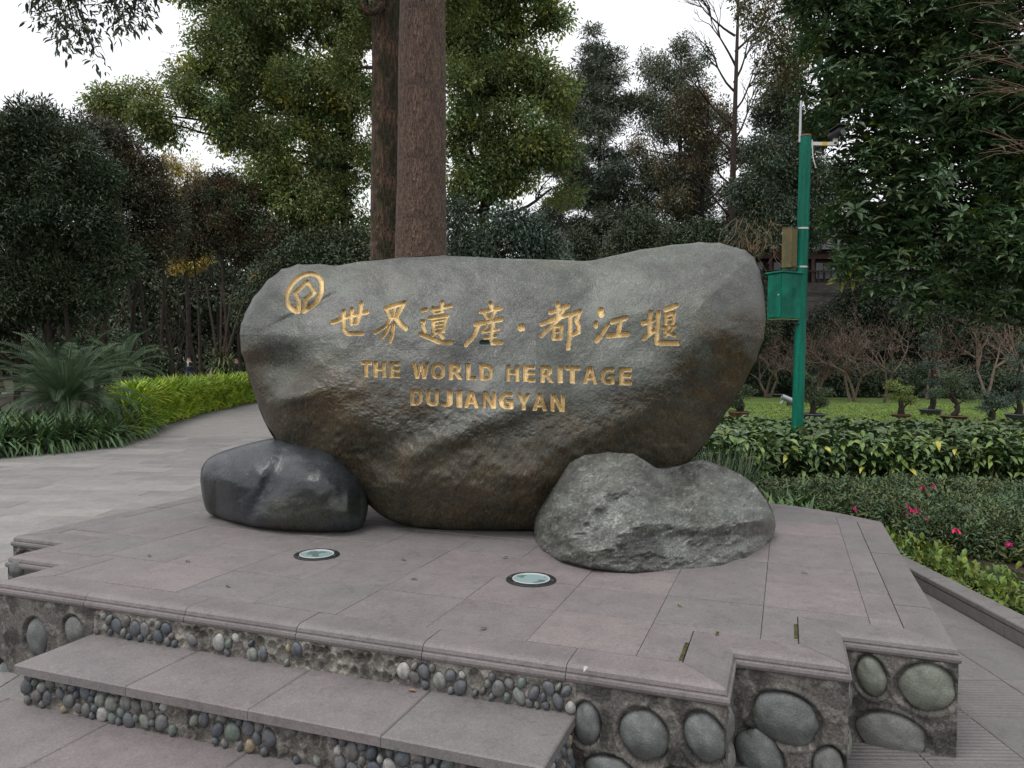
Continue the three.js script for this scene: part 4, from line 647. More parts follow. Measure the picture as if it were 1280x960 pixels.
tree('evergreen_tree', 'dark bluish evergreen behind the green pole', { seed: 27, u: 1320, depth: 38, r: 0.16, topV: 90, spacing: 0.5, dens: 10, gap: 0.42, flat: 0.75, clump: broadB, leaf: leafMat([0.085, 0.115, 0.072], 0.25),
  lobes: [[985, 105, 28], [965, 140, 26], [1000, 165, 34], [960, 195, 32], [990, 220, 40], [945, 240, 30], [970, 270, 38], [1010, 280, 36], [940, 290, 26], [1040, 230, 40]] });
tree('sparse_olive_tree', 'thin olive-leaved tree high above the green pole', { seed: 28, u: 1330, depth: 33, r: 0.12, topV: 10, spacing: 0.5, dens: 3.5, gap: 0.5, clump: broadB, leaf: leafMat([0.13, 0.125, 0.05], 0.35), bark: greyBark,
  lobes: [[950, 15, 32], [990, 20, 36], [965, 55, 30], [1000, 60, 36], [975, 90, 26], [930, -10, 30], [1010, -20, 50]] });
tree('yew_tree', 'dark domed yew over the sago palm', { seed: 31, u: 60, depth: 22, r: 0.12, topV: 190, spacing: 0.42, dens: 13, gap: 0.42, flat: 0.7, clump: fine, leaf: leafMat([0.04, 0.062, 0.027], 0.15), vary: 0.3, drop: 2.6, subs: 6,
  stems: [[20, 0.8], [95, 0.75], [-10, 0.7], [120, 0.7]],
  lobes: [[45, 160, 34], [15, 185, 36], [75, 180, 34], [-20, 200, 40], [100, 205, 32], [40, 205, 42], [5, 240, 40], [125, 225, 26], [80, 235, 34], [30, 275, 40], [-20, 280, 46], [110, 270, 30], [70, 300, 34], [10, 330, 44], [130, 300, 26], [-30, 350, 46], [55, 355, 32], [95, 350, 30], [150, 330, 24], [20, 385, 30], [-30, 400, 40], [75, 390, 24], [120, 375, 22]] });
tree('yew_tree', 'brown-tinged yew between the domed yew and the rust-topped one', { seed: 32, u: 165, depth: 25, r: 0.1, topV: 190, spacing: 0.42, dens: 9, gap: 0.44, flat: 0.75, clump: fine, leaf: leafMat([0.06, 0.064, 0.034], 0.15), drop: 2.2, subs: 6, stems: [[140, 0.7], [190, 0.7], [215, 0.6]], vary: 0.35, tint: (p, d, r) => r() < 0.25 ? [1.35, 0.95, 0.8] : [1, 1, 1],
  lobes: [[125, 165, 22], [105, 158, 16], [155, 190, 28], [180, 215, 24], [150, 235, 30], [190, 245, 26], [170, 280, 32], [205, 275, 24], [140, 300, 26], [195, 315, 26]] });
tree('yew_tree', 'small rust-topped yew with pale bare stems beside the boulder', { seed: 33, u: 281, depth: 33, r: 0.12, topV: 240, spacing: 0.4, dens: 11, gap: 0.40, flat: 0.7, clump: fine, leaf: leafMat([0.09, 0.075, 0.045], 0.15), bark: greyBark, drop: 2.4, subs: 6, stems: [[252, 0.7], [300, 0.7]], tint: (p, d, r) => p.x > 1e9 ? [1, 1, 1] : (r() < 0.5 ? [0.75, 1.25, 0.8] : [1.1, 0.95, 0.9]),
  lobes: [[275, 232, 22], [255, 245, 22], [300, 248, 22], [240, 270, 22], [320, 285, 24], [345, 300, 20], [285, 270, 28], [335, 315, 20], [255, 300, 22], [300, 310, 24], [230, 310, 20]] });
tree('golden_tree', 'far golden-yellow tree glimpsed behind the yews', { seed: 34, u: 235, depth: 52, r: 0.2, topV: 215, spacing: 0.6, dens: 8, gap: 0.4, clump: broadB, leaf: leafMat([0.36, 0.27, 0.05], 0.4),
  lobes: [[215, 208, 14], [240, 212, 14], [255, 225, 14], [200, 225, 14], [140, 255, 12], [230, 245, 16], [245, 320, 16], [225, 330, 14], [330, 350, 14], [95, 260, 12]] });
tree('overhanging_tree', 'dark leafy branch hanging into the top corner over the yews', { seed: 35, u: -330, depth: 13, r: 0.1, topV: -900, spacing: 0.3, dens: 4.4, gap: 0.44, flat: 0.7, clump: clump(22, 0.26, 0.13, 0.04, 41, 0.5), leaf: leafMat([0.05, 0.075, 0.04], 0.25), subs: 4, drop: -7, from: W(20, -190, 13),
  lobes: [[70, 0, 34], [110, 15, 36], [150, -5, 32], [95, 45, 22], [118, 66, 16], [170, 20, 16], [60, -40, 50], [150, -50, 50], [0, -80, 60], [-80, -60, 60], [-180, -100, 70], [195, -15, 14], [50, 20, 14], [-300, -160, 80]] });

/* fill of far woodland that reads as one mass */
{
  const r = RNG(61), items = [];
  for (let i = 0; i < 8000; i++) {
    const u = lerp(-420, 1650, r()), depth = lerp(56, 76, r()), lim = 330 + 50 * fbm(u / 90, 3, 1) - (u > 960 ? 90 : 0) - (u > 560 && u < 700 ? 25 : 0) - (u < 370 ? 70 : 0), v = lerp(lim, 462, Math.pow(r(), 0.8)); const p = W(u, v, depth); if (p.y < GR) continue;
    items.push({ p, s: 1.6 + r() * 1.2 });
  }
  const g = new THREE.Group(); g.name = 'far_woodland'; scene.add(g); tag(g, 'far dark green woodland closing the view behind all the trees', 'woodland', null, 'stuff');
  instances(g, 'foliage', broadA, leafMat([0.055, 0.075, 0.035], 0.25), items, r);
  const tr = []; for (let i = 0; i < 50; i++) { const p = W(lerp(-300, 1500, r()), 450, lerp(54, 70, r())); p.y = GR; tr.push(tube([p, p.clone().add(V3((r() - 0.5), 4, 0)), p.clone().add(V3((r() - 0.5) * 2, 9 + r() * 4, 0))], 0.18, 0.08, 5, 5)); } const m = part(g, 'trunks', mergeGeometries(tr), darkBark); m.userData.kind = 'stuff';
}
/* dark shrubs under the trees */
const shrubLeaf = leafMat([0.055, 0.076, 0.036], 0.2);
function shrub(label, seed, depth, lobes, leaf = shrubLeaf, c = broadB, dens = 9, name = 'shrub') {
  const r = RNG(seed), b = W(lobes[0][0], 440, depth); const t = thing(name, label, 'shrub', [b.x, GR, b.z]);
  const { out, centres } = crownPoints(lobes, depth, 0.45, dens, r, 0.34); const off = V3(-b.x, -GR, -b.z); for (const p of out) p.p.add(off);
  const gs = centres.map(({ c: q }) => { const e = q.clone().add(off), s = V3(e.x * 0.8 + (r() - 0.5) * 0.4, 0, e.z); return tube([s, s.clone().lerp(e, 0.5).add(V3((r() - 0.5) * 0.4, 0, 0)), e], 0.06, 0.02, 5, 5); });
  part(t, 'stems', mergeGeometries(gs), darkBark); instances(t, 'foliage', c, leaf, out, r); return t;
}
shrub('dark understorey shrub under the camphor beside the rust-topped yew', 71, 32, [[380, 320, 32], [430, 315, 32], [350, 345, 26], [400, 350, 36], [450, 340, 34], [330, 380, 34], [420, 390, 46], [370, 420, 40]]);
shrub('dark shrub mass under the forked tree', 72, 36, [[570, 345, 36], [620, 350, 30], [680, 345, 30], [600, 400, 46], [680, 400, 46]]);
shrub('dark shrub mass under the layered conifer', 73, 41, [[720, 310, 22], [790, 300, 26], [830, 310, 30], [700, 345, 28], [760, 340, 30], [820, 350, 36], [770, 395, 40], [720, 400, 40], [800, 280, 20]]);
shrub('dark shrub mass beside the pavilion wall behind the green cabinet', 74, 40, [[880, 300, 26], [915, 305, 22], [900, 345, 28], [940, 365, 20], [870, 385, 36], [930, 400, 40]]);
shrub('low dark bush in the shade behind the yellow-green hedge', 75, 34, [[190, 452, 12], [215, 455, 12], [165, 450, 14], [140, 445, 16]]);
shrub('dark thicket behind the sago palm', 76, 30, [[20, 430, 20], [60, 425, 18], [110, 420, 20], [-30, 420, 30], [150, 430, 14]]);
shrub('long dark clipped hedge beyond the lawn', 77, 41, [[950, 470, 20], [985, 472, 18], [1020, 474, 18], [1055, 474, 18], [1090, 475, 18], [1125, 475, 18], [1160, 476, 18], [1195, 476, 18], [1230, 477, 18], [1265, 477, 18], [1300, 478, 18], [1335, 478, 18]], leafMat([0.05, 0.078, 0.04], 0.2), broadB, 11, 'far_hedge');
shrub('tall black-green evergreen screen behind the bare trees', 78, 45, [[1000, 430, 34], [1050, 420, 40], [1100, 410, 40], [1150, 410, 42], [1200, 415, 40], [1250, 410, 42], [1300, 415, 42], [1350, 410, 44], [1080, 375, 30], [1180, 370, 34], [1270, 370, 36], [960, 410, 34], [1000, 470, 30], [1060, 470, 30], [1130, 470, 30], [1200, 470, 30], [1270, 470, 30], [1340, 470, 30]], leafMat([0.03, 0.044, 0.022], 0.15), broadB, 10, 'evergreen_screen');

/* many thin stems under the yews */
{
  const r = RNG(88);
  for (let i = 0; i < 16; i++) {
    let u = lerp(-20, 330, (i + r()) / 16); for (const q of [236, 264, 296]) if (Math.abs(u - q) < 15) u = q - 16 + (u > q ? 1 : 0); const depth = lerp(27, 38, r()), b = W(u, 440, depth); b.y = GR; const lean = (r() - 0.5) * 2.4, H = 2.8 + r() * 1.8;
    const t = thing('slender_trunk', 'thin dark leaning stem in the shade under the yews', 'tree', [b.x, GR, b.z], 'thin stems under the yews'); const gs = [tube([V3(0, -0.1, 0), V3(lean * 0.2, H * 0.4, (r() - 0.5) * 0.3), V3(lean, H, (r() - 0.5))], 0.06 + r() * 0.05, 0.025, 8, 6, 0.2, i)];
    for (let k = 0; k < 3; k++) { const f = 0.35 + 0.5 * r(), s = V3(lean * f * f, H * f, 0), e = s.clone().add(V3((r() - 0.5) * 2, 0.8 + r(), (r() - 0.5))); gs.push(tube([s, s.clone().lerp(e, 0.5).add(V3(0, -0.1, 0)), e], 0.03, 0.012, 5, 4)); }
    part(t, 'trunk', mergeGeometries(gs), r() < 0.25 ? greyBark : darkBark);
  }
}

/* ------------------------------------------------------------------ bare trees */
function branching(b, h, r0, seed, o = {}) {
  const r = RNG(seed), gs = [], tips = [];
  const grow = (p, d, len, rad, lev) => {
    const bend = rdir(r).multiplyScalar(0.22), e = p.clone().addScaledVector(d, len).addScaledVector(bend, len * 0.5); e.y += len * 0.05;
    gs.push(tube([p, p.clone().lerp(e, 0.5).addScaledVector(rdir(r), len * 0.07), e], rad, rad * 0.62, lev > 2 ? 2 : 4, lev > 2 ? 3 : 6, 0));
    if (lev >= (o.levels ?? 5)) { tips.push(e); return; }
    const n = lev === 0 ? (o.first ?? 3) : 2 + (r() < (o.extra ?? 0.45) ? 1 : 0);
    for (let i = 0; i < n; i++) { const a = rdir(r), dd = d.clone().addScaledVector(a, o.spread ?? 0.75); dd.y += o.up ?? 0.12; dd.normalize(); grow(lev > 0 && r() < 0.4 ? p.clone().lerp(e, 0.6) : e, dd, len * (0.62 + r() * 0.22), rad * 0.6, lev + 1); }
  };
  for (let k = 0; k < (o.stems ?? 1); k++) grow(b.clone().add(V3((r() - 0.5) * 0.3, -0.05, (r() - 0.5) * 0.3)), V3((r() - 0.5) * (o.fan ?? 0.3), 1, (r() - 0.5) * (o.fan ?? 0.3)).normalize(), h, r0, 0);
  return { geo: mergeGeometries(gs), tips };
}
const twigMat = mat([0.42, 0.35, 0.3], { map: barkMap, roughness: 0.95 }), paleTwig = mat([0.48, 0.4, 0.33], { map: barkMap, roughness: 0.95 });
{
  const list = [[1065, 502, 1.15, 3, 1, 'bare pale-stemmed tree with many upright stems on the lawn beside the pole'], [1105, 503, 1.3, 2, 2, 'bare tree with two leaning pale stems on the lawn'], [1232, 504, 1.5, 2, 3, 'bare tree with forked pale trunk at the far path'], [1010, 500, 1.0, 3, 4, 'small bare tree behind the green cabinet'], [1290, 506, 1.4, 2, 5, 'bare tree beside the forked one at the far path'], [1160, 500, 1.1, 2, 6, 'bare tree behind the bonsai pots on the lawn'], [960, 498, 0.9, 3, 7, 'bare tree behind the edge of the carved boulder']];
  for (const [u, v, h, stems, s, lab] of list) {
    const p = G(u, v, GR), t = thing('bare_tree', lab, 'tree', [p.x, GR, p.z], 'bare trees along the lawn'); const { geo, tips } = branching(V3(), h * 1.15, 0.08, 500 + s, { stems, levels: 6, fan: 0.9, up: 0.05, spread: 0.85, extra: 0.5 }); part(t, 'trunk', geo, s % 2 ? paleTwig : twigMat);
    const r = RNG(s); instances(t, 'dry_leaves', clump(5, 0.16, 0.07, 0.03, 9), leafMat([0.24, 0.15, 0.1], 0.3), tips.filter(() => r() < 0.12).map(q => ({ p: q, s: 0.8 })), r);
  }
  const b = W(908, 440, 42); b.y = GR; const t = thing('tall_bare_tree', 'tall bare tree with fine upright twigs against the sky', 'tree', [b.x, GR, b.z]); const gs = [tube([V3(), V3(0.1, 7, 0), V3(0.2, 14, 0), V3(0.3, 22, 0)], 0.3, 0.06, 20, 8, 0.15, 4)]; const r = RNG(90);
  for (let i = 0; i < 16; i++) { const y = 9 + i * 0.8, a = rdir(r), q = branching(V3(0.15, y, 0), 1.5, 0.07, 900 + i, { levels: 4, spread: 0.6, up: 0.4, first: 3 }); q.geo.rotateZ(0); const m = new THREE.Matrix4().makeTranslation(0.15, y, 0).multiply(new THREE.Matrix4().makeRotationZ((i % 2 ? 1 : -1) * (0.5 + r() * 0.35))).multiply(new THREE.Matrix4().makeRotationY(r() * 6)).multiply(new THREE.Matrix4().makeTranslation(-0.15, -y, 0)); q.geo.applyMatrix4(m); gs.push(q.geo); }
  part(t, 'trunk', mergeGeometries(gs), mat([0.13, 0.1, 0.09], { map: barkMap, roughness: 1 }));
  const c = W(1330, 90, 8), tw = thing('bare_twigs_tree', 'bare brown twigs reaching in beside the big evergreen', 'tree', [c.x, GR, c.z]); const H = c.y - GR, g2 = [tube([V3(0.3, 0, 0), V3(0.35, H * 0.5, 0), V3(0.2, H, 0), V3(0.1, H + 2, 0)], 0.07, 0.03, 12, 7, 0.1, 2)];
  const r3 = RNG(93); for (let i = 0; i < 11; i++) { const s = V3(0.2, H - 0.9 + i * 0.17, 0), L = 0.8 + r3() * 0.7, e = s.clone().add(V3(-L, (r3() - 0.35) * 0.9, (r3() - 0.5) * 0.6)); g2.push(tube([s, s.clone().lerp(e, 0.5).add(V3(0, (r3() - 0.3) * 0.25, 0)), e], 0.007, 0.002, 8, 5)); for (let k = 0; k < 4; k++) { const q = s.clone().lerp(e, 0.3 + r3() * 0.5), f = q.clone().add(V3(-0.35 - r3() * 0.3, (r3() - 0.4) * 0.5, (r3() - 0.5) * 0.3)); g2.push(tube([q, q.clone().lerp(f, 0.5).add(V3(0, 0.03, 0)), f], 0.0035, 0.0012, 4, 4)); } }
  part(tw, 'trunk', mergeGeometries(g2), mat([0.2, 0.12, 0.085], { roughness: 0.9 }));
}
/* fallen dead creepers hanging in the dark trees */
{ const p = W(945, 290, 36), t = thing('dead_creeper', 'tangle of dry tan creeper hanging in the dark trees', 'creeper', [p.x, p.y, p.z]); const r = RNG(97), gs = []; for (let i = 0; i < 60; i++) { const s = V3((r() - 0.5) * 2.2, (r() - 0.5) * 1.4, (r() - 0.5)), e = s.clone().add(V3((r() - 0.5) * 1.8, -0.3 - r() * 1.2, (r() - 0.5))); gs.push(tube([s, s.clone().lerp(e, 0.5).addScaledVector(rdir(r), 0.3), e], 0.011, 0.005, 5, 4)); } part(t, 'stems', mergeGeometries(gs), mat([0.24, 0.16, 0.1], { roughness: 1 })); }

/* ------------------------------------------------------------------ big glossy evergreen on the right */
{
  const leaf = leafMat([0.06, 0.108, 0.04], 0.18, 0.42), depth = 12.2;
  tree('broadleaf_evergreen', 'big dark glossy-leaved evergreen overhanging the lawn behind the pole', { seed: 41, u: 1335, depth, r: 0.13, topV: -60, spacing: 0.3, dens: 9.5, gap: 0.35, flat: 0.8, clump: whorl(7, 0.155, 0.055, 5, 0.15), leaf, vary: 0.4, warm: 0.15, subs: 3, drop: 0.6, tint: (p, d, r) => r() < 0.02 ? [2.6, 1.9, 0.6] : [1, 1, 1],
    lobes: [[1050, 40, 44], [1030, 0, 34], [1090, -10, 60], [1100, 70, 56], [1160, 40, 64], [1230, 30, 70], [1290, 60, 70], [1060, 115, 40], [1035, 165, 26], [1110, 145, 56], [1175, 130, 64], [1250, 140, 70], [1070, 215, 34], [1120, 225, 52], [1190, 215, 62], [1260, 230, 66], [1055, 275, 28], [1100, 295, 42], [1160, 300, 54], [1225, 310, 56], [1285, 320, 56], [1065, 330, 24], [1110, 350, 28], [1160, 370, 30], [1215, 385, 28], [1270, 395, 30], [1350, 150, 100], [1350, 300, 80], [1200, -80, 90], [1320, -80, 90], [1010, 55, 18], [1005, 115, 14]].map(a => [...a, (a[0] * 7 % 5 - 2) * 0.5]) });
}

/* ------------------------------------------------------------------ hedge, azaleas, ground cover */
{ // spotted-leaf hedge
  const r = RNG(201), h = thing('spotted_leaf_hedge', 'waist-high glossy green hedge with yellow-spotted leaves around the pole', 'hedge', [6, -0.44, -10.4]);
  const items = [], near = [];
  for (let i = 0; i < 6800; i++) {
    const x = lerp(2.3, 10.2, r()), dpt = 10.9 + (r() - 0.5) * 2.6 - (x - 4) * 0.03, top = 0.12 + 0.2 * fbm(x * 0.9, dpt, 4) - 0.25 * sstep(3.1, 2.3, x), f = r(); const shell = r(); let y = shell < 0.55 ? top - r() * 0.22 : lerp(-0.42, top, f), z = -dpt; if (shell >= 0.55) z = -(9.75 + r() * 0.3 - (x - 4) * 0.03 + 0.25 * fbm(x * 1.3, y * 2, 2));
    items.push({ p: V3(x - 6, y + 0.44, z + 10.4), s: 0.75 + r() * 0.5, tint: r() < 0.3 ? [1.5, 1.35, 0.9] : [1, 1, 1] });
  }
  instances(h, 'foliage', whorl(6, 0.125, 0.052, 15, 0.25), leafMat([0.06, 0.105, 0.034], 0.22, 0.42), items, r, 0.35, 0.15);
  const lg = leavesGeo([{ p: V3(), d: V3(0, -0.15, 1), n: V3(0, 1, 0), l: 0.125, w: 0.05, curve: 0.25 }]);
  const spot = [[0.4, 0.38, 0.06], [0.22, 0.3, 0.07], [0.16, 0.24, 0.06], [0.14, 0.22, 0.06]].map(c => leafMat(c, 0.25, 0.45));
  for (let i = 0; i < 260; i++) { const x = lerp(2.7, 9.6, r()), y = lerp(-0.22, 0.36, r()), z = -(9.47 - (x - 4) * 0.03 + 0.2 * fbm(x * 1.3, y * 2, 2)); const m = part(h, 'leaf', lg, spot[Math.floor(Math.pow(r(), 0.45) * 4)]); m.position.set(x - 6, y + 0.44, z + 10.4); m.rotation.set(0.3 + r() * 0.6, (r() - 0.5) * 2.4, (r() - 0.5) * 0.8); const s = 0.8 + r() * 0.5; m.scale.setScalar(s); }
  const st = []; for (let i = 0; i < 110; i++) { const x = lerp(-3.4, 4, r()), z = (r() - 0.5) * 1.6; st.push(tube([V3(x, 0, z), V3(x + (r() - 0.5) * 0.2, 0.4, z), V3(x + (r() - 0.5) * 0.4, 0.6, z)], 0.012, 0.006, 4, 4)); } part(h, 'stems', mergeGeometries(st), mat([0.06, 0.075, 0.03], { roughness: 0.9 }));
  // narrow grass at its end
  const gi = []; for (let i = 0; i < 230; i++) { const q = W(lerp(868, 930, r()), 590, lerp(8.4, 10.2, r())); gi.push({ p: V3(q.x, -0.45, q.z), s: 0.8 + r() * 0.5 }); }
  const o = new THREE.Group(); o.name = 'tall_grass'; scene.add(o); tag(o, 'narrow-bladed tall grass at the hedge end beside the pale boulder', 'grass', null, 'stuff'); instances(o, 'blades', tuft(12, 0.6, 0.014, 71, 0.5), leafMat([0.035, 0.06, 0.02], 0.2), gi, r, 0.3, 0.2, true);
}
{ // azaleas
  const r = RNG(221), leaf = leafMat([0.075, 0.108, 0.042], 0.15), cg = clump(46, 0.13, 0.045, 0.018, 55, 0.0), spots = [];
  for (const [u, v, d] of [[975, 618, 8.6], [1030, 618, 8.7], [1085, 615, 8.8], [1140, 612, 8.9], [1200, 615, 8.8], [1255, 620, 8.7], [1120, 645, 7.9], [1180, 650, 7.7], [1240, 655, 7.6], [1295, 655, 7.7], [1085, 630, 8.2], [1270, 682, 6.9], [1215, 675, 7.2], [1310, 625, 8.5]]) spots.push([W(u, v, d), u, v]);
  const fl = [[1168, 610], [1160, 619], [1135, 636], [1137, 644], [1146, 642], [1160, 648], [1068, 637], [1225, 652], [1238, 656], [1197, 664], [1152, 612], [1263, 684]];
  const petal = leavesGeo([0, 1, 2, 3, 4].map(k => ({ p: V3(), d: V3(Math.cos(k * 1.2566), 0.55, Math.sin(k * 1.2566)), n: V3(0, 1, 0), l: 0.034, w: 0.032, curve: 0.2 }))); petal.rotateX(1.0);
  const pink = [[0.75, 0.03, 0.22], [0.6, 0.02, 0.12], [0.7, 0.05, 0.3]].map(c => leafMat(c, 0.25, 0.6));
  const gs = spots.map(([c], i) => {
    const t = thing('azalea_shrub', 'low small-leaved azalea mound without blooms between hedge and platform', 'shrub', [c.x, -0.44, c.z], 'azaleas between hedge and platform'); const pts = [], H = Math.max(0.3, c.y + 0.44);
    for (let k = 0; k < 330; k++) { const d = rdir(r), q = Math.pow(r(), 0.35), p = V3(d.x * 0.62 * q, H * 0.5 + d.y * H * 0.52 * q, d.z * 0.5 * q); if (p.y < 0.02) continue; if (fbm(p.x * 6 + i, p.y * 6, p.z * 6, 2) < 0.36) continue; pts.push({ p, s: 0.7 + r() * 0.6 }); }
    instances(t, 'foliage', cg, leaf, pts, r, 0.4, 0.25); const st = []; for (let k = 0; k < 14; k++) { const e = V3((r() - 0.5) * 0.8, H * (0.5 + 0.4 * r()), (r() - 0.5) * 0.7); st.push(tube([V3(e.x * 0.2, 0, e.z * 0.2), e.clone().multiplyScalar(0.6), e], 0.01, 0.004, 4, 4)); } part(t, 'stems', mergeGeometries(st), darkBark); return { t, c, H };
  });
  for (const [u, v] of fl) { let best = null, bd = 1e9; spots.forEach(([c, su, sv], i) => { const d = Math.hypot(su - u, (sv - v) * 1.5); if (d < bd) { bd = d; best = i; } }); const g = gs[best]; g.t.userData.label = 'low small-leaved azalea mound with pink blooms between hedge and platform'; const depth = -g.c.z - 0.5, p = W(u, v, depth); for (let k = 0; k < 2; k++) { const m = part(g.t, 'flower', petal, pink[Math.floor(r() * 3)]); m.position.set(p.x - g.c.x + (r() - 0.5) * 0.04, p.y + 0.44 + (r() - 0.5) * 0.03, p.z - g.c.z); m.rotation.set((r() - 0.5) * 0.6, r() * 6, (r() - 0.5) * 0.6); m.scale.setScalar(0.9 + r() * 0.4); } }
  // weeds at the kerb
  const wi = []; for (let i = 0; i < 1000; i++) { const x = 3.42 + Math.pow(r(), 1.4) * 1.6, z = -(4.2 + r() * 3.4); if (fbm(x * 3, z * 3, 6, 2) < 0.4) continue; wi.push({ p: V3(x, -0.425 + r() * 0.03, z), s: 0.6 + r() * 0.7, tint: r() < 0.15 ? [1.5, 1.15, 0.7] : [1, 1, 1] }); }
  const o = new THREE.Group(); o.name = 'ground_cover'; scene.add(o); tag(o, 'bright green low weeds along the kerb', 'ground cover', null, 'stuff'); instances(o, 'leaves', clump(10, 0.07, 0.05, 0.032, 66, -0.2), leafMat([0.11, 0.17, 0.03], 0.3), wi, r, 0.35, 0.2, true);
  const ferns = []; for (let i = 0; i < 40; i++) { const q = W(lerp(945, 1010, r()), 612, lerp(7.6, 8.3, r())); ferns.push({ p: V3(q.x, -0.43, q.z), s: 0.7 + r() * 0.5 }); }
  const f = new THREE.Group(); f.name = 'fern_patch'; scene.add(f); tag(f, 'small green ferns behind the pale boulder', 'fern', null, 'stuff'); instances(f, 'fronds', tuft(10, 0.4, 0.05, 72, 0.8), leafMat([0.06, 0.11, 0.03], 0.3), ferns, r, 0.3, 0.2, true);
}
{ // lawn blades where they are nearest
  const r = RNG(231), it = []; for (let i = 0; i < 9000; i++) { const d = 15.6 + 18 * Math.pow(r(), 1.5), q = W(lerp(860, 1310, r()), 440, d); it.push({ p: V3(q.x, GR + 0.02, q.z), s: 0.7 + r() * 0.6 }); }
  const o = new THREE.Group(); o.name = 'grass'; scene.add(o); tag(o, 'short bright grass blades on the lawn', 'grass', null, 'stuff'); instances(o, 'blades', tuft(26, 0.10, 0.008, 73, 0.9), leafMat([0.19, 0.28, 0.05], 0.3), it, r, 0.25, 0.2, true);
}
/* ------------------------------------------------------------------ left bed: edging plants, hedge, sago palms */
const edge = [[-60, 578], [0, 570], [60, 567], [130, 559], [170, 545], [200, 532], [250, 518], [315, 503], [345, 496]].map(([u, v]) => G(u, v, GR));
const edgeAt = f => { const k = f * (edge.length - 1), i = Math.min(edge.length - 2, Math.floor(k)); return edge[i].clone().lerp(edge[i + 1], k - i); };
{
  const r = RNG(241);
  const bedPos = [], bi = [], n = 24; for (let i = 0; i <= n; i++) { const p = edgeAt(i / n), q = p.clone().multiplyScalar(1.9); bedPos.push(p.x, GR + 0.02, p.z, p.x, GR + 0.07, p.z, q.x - 6, GR + 0.07, q.z); if (i < n) { const k = i * 3; bi.push(k, k + 3, k + 1, k + 1, k + 3, k + 4, k + 1, k + 4, k + 2, k + 2, k + 4, k + 5); } }
  struct('shade_bed', geoFrom(bedPos, bi, bedPos.filter((_, i) => i % 3 !== 1)), soilMat, 'dark soil bed under the yews', 'soil');
  const it = []; for (let i = 0; i < 900; i++) { const f = r() * 0.5, p = edgeAt(f), b = 0.15 + 2.2 * Math.pow(r(), 1.3), d = p.clone().setY(0).normalize(); it.push({ p: V3(p.x + d.x * b + (r() - 0.5) * 0.3, GR + 0.05, p.z + d.z * b), s: (0.75 + 0.5 * r()) * (1 + b * 0.12) }); }
  const o = new THREE.Group(); o.name = 'strap_leaf_border'; scene.add(o); tag(o, 'dark green strap-leaved border below the sago palm', 'ground cover', null, 'stuff'); instances(o, 'leaves', tuft(15, 0.62, 0.045, 81, 0.95), leafMat([0.07, 0.125, 0.045], 0.25, 0.5), it, r, 0.35, 0.2, true);
  const hd = thing('leafy_hedge', 'bright yellow-green leafy hedge along the paved path', 'hedge', [edge[6].x, GR, edge[6].z]);
  const hi = []; for (let i = 0; i < 3000; i++) { const f = 0.44 + 0.6 * r(), p = edgeAt(Math.min(f, 0.999)), d = p.clone().setY(0).normalize(), b = 3.2 * r(), H = 1.15 * sstep(0, 0.7, b + 0.12) * (0.9 + 0.2 * fbm(p.x, p.z + b, 2)) * sstep(0.42, 0.56, f + 0.04 * b), k = r(); hi.push({ p: V3(p.x + d.x * b + (f > 0.999 ? r() * 1.5 : 0), GR + (k < 0.6 ? Math.max(0.02, H - 0.45 - 0.2 * r()) : r() * Math.max(0.05, H - 0.5)), p.z + d.z * b - (f > 0.999 ? r() * 4 : 0)).sub(hd.position), s: 0.8 + r() * 0.5 }); }
  instances(hd, 'foliage', tuft(16, 0.55, 0.045, 82, 0.75), leafMat([0.26, 0.37, 0.03], 0.35, 0.55), hi, r, 0.3, 0.22, true);
  const st = []; for (let i = 0; i < 60; i++) { const q = hi[Math.floor(r() * hi.length)].p; st.push(tube([V3(q.x, 0, q.z), V3(q.x, 0.3, q.z), V3(q.x + 0.05, Math.max(0.4, q.y), q.z)], 0.012, 0.008, 3, 4)); } part(hd, 'stems', mergeGeometries(st), mat([0.08, 0.1, 0.03]));
}
function sago(label, u, v, depth, L, n, seed) {
  const c = W(u, v, depth), r = RNG(seed), t = thing('sago_palm', label, 'palm', [c.x, GR, c.z]), H = c.y - GR;
  const tr = tube([V3(0, -0.1, 0), V3(0, H * 0.5, 0), V3(0, H, 0)], 0.22, 0.2, 8, 14, 0.35, seed); part(t, 'trunk', tr, darkBark); const mats = [[0.055, 0.1, 0.045], [0.065, 0.115, 0.045], [0.048, 0.088, 0.045]].map(q => leafMat(q, 0.2, 0.45));
  for (let i = 0; i < n; i++) {
    const az = i * 2.39996 + (r() - 0.5) * 0.3, el = lerp(1.35, -0.25, Math.pow(i / n, 0.9)), h = V3(Math.cos(az), 0, Math.sin(az)), pts = [], list = [], len = L * (0.8 + 0.3 * r());
    for (let k = 0; k <= 10; k++) { const tt = k / 10, a = el - tt * tt * (0.9 + 0.5 * r() * 0.3); const prev = pts[k - 1] || V3(0, H, 0); pts.push(k ? prev.clone().addScaledVector(h, Math.cos(a) * len / 10).add(V3(0, Math.sin(a) * len / 10, 0)) : V3(0, H, 0).addScaledVector(h, 0.1)); }
    const cv = new THREE.CatmullRomCurve3(pts);
    for (let k = 4; k < 46; k++) { const tt = k / 46, p = cv.getPoint(tt), tg = cv.getTangent(tt), s = V3().crossVectors(tg, V3(0, 1, 0)).normalize(), up = V3().crossVectors(s, tg), ll = 0.2 * L / 1.4 * Math.sin(Math.PI * (0.12 + 0.86 * tt)) + 0.03; for (const q of [-1, 1]) list.push({ p, d: s.clone().multiplyScalar(q).addScaledVector(tg, 0.75).addScaledVector(up, 0.35), n: up, l: ll, w: 0.014, curve: 0.1 }); }
    const f = part(t, 'frond', leavesGeo(list), mats[i % 3]); part(f, 'midrib', tube(pts, 0.012, 0.004, 10, 4), mats[1]);
  }
}
sago('large sago palm with arching dark fronds beside the plaza', 82, 497, 16, 1.75, 78, 251);
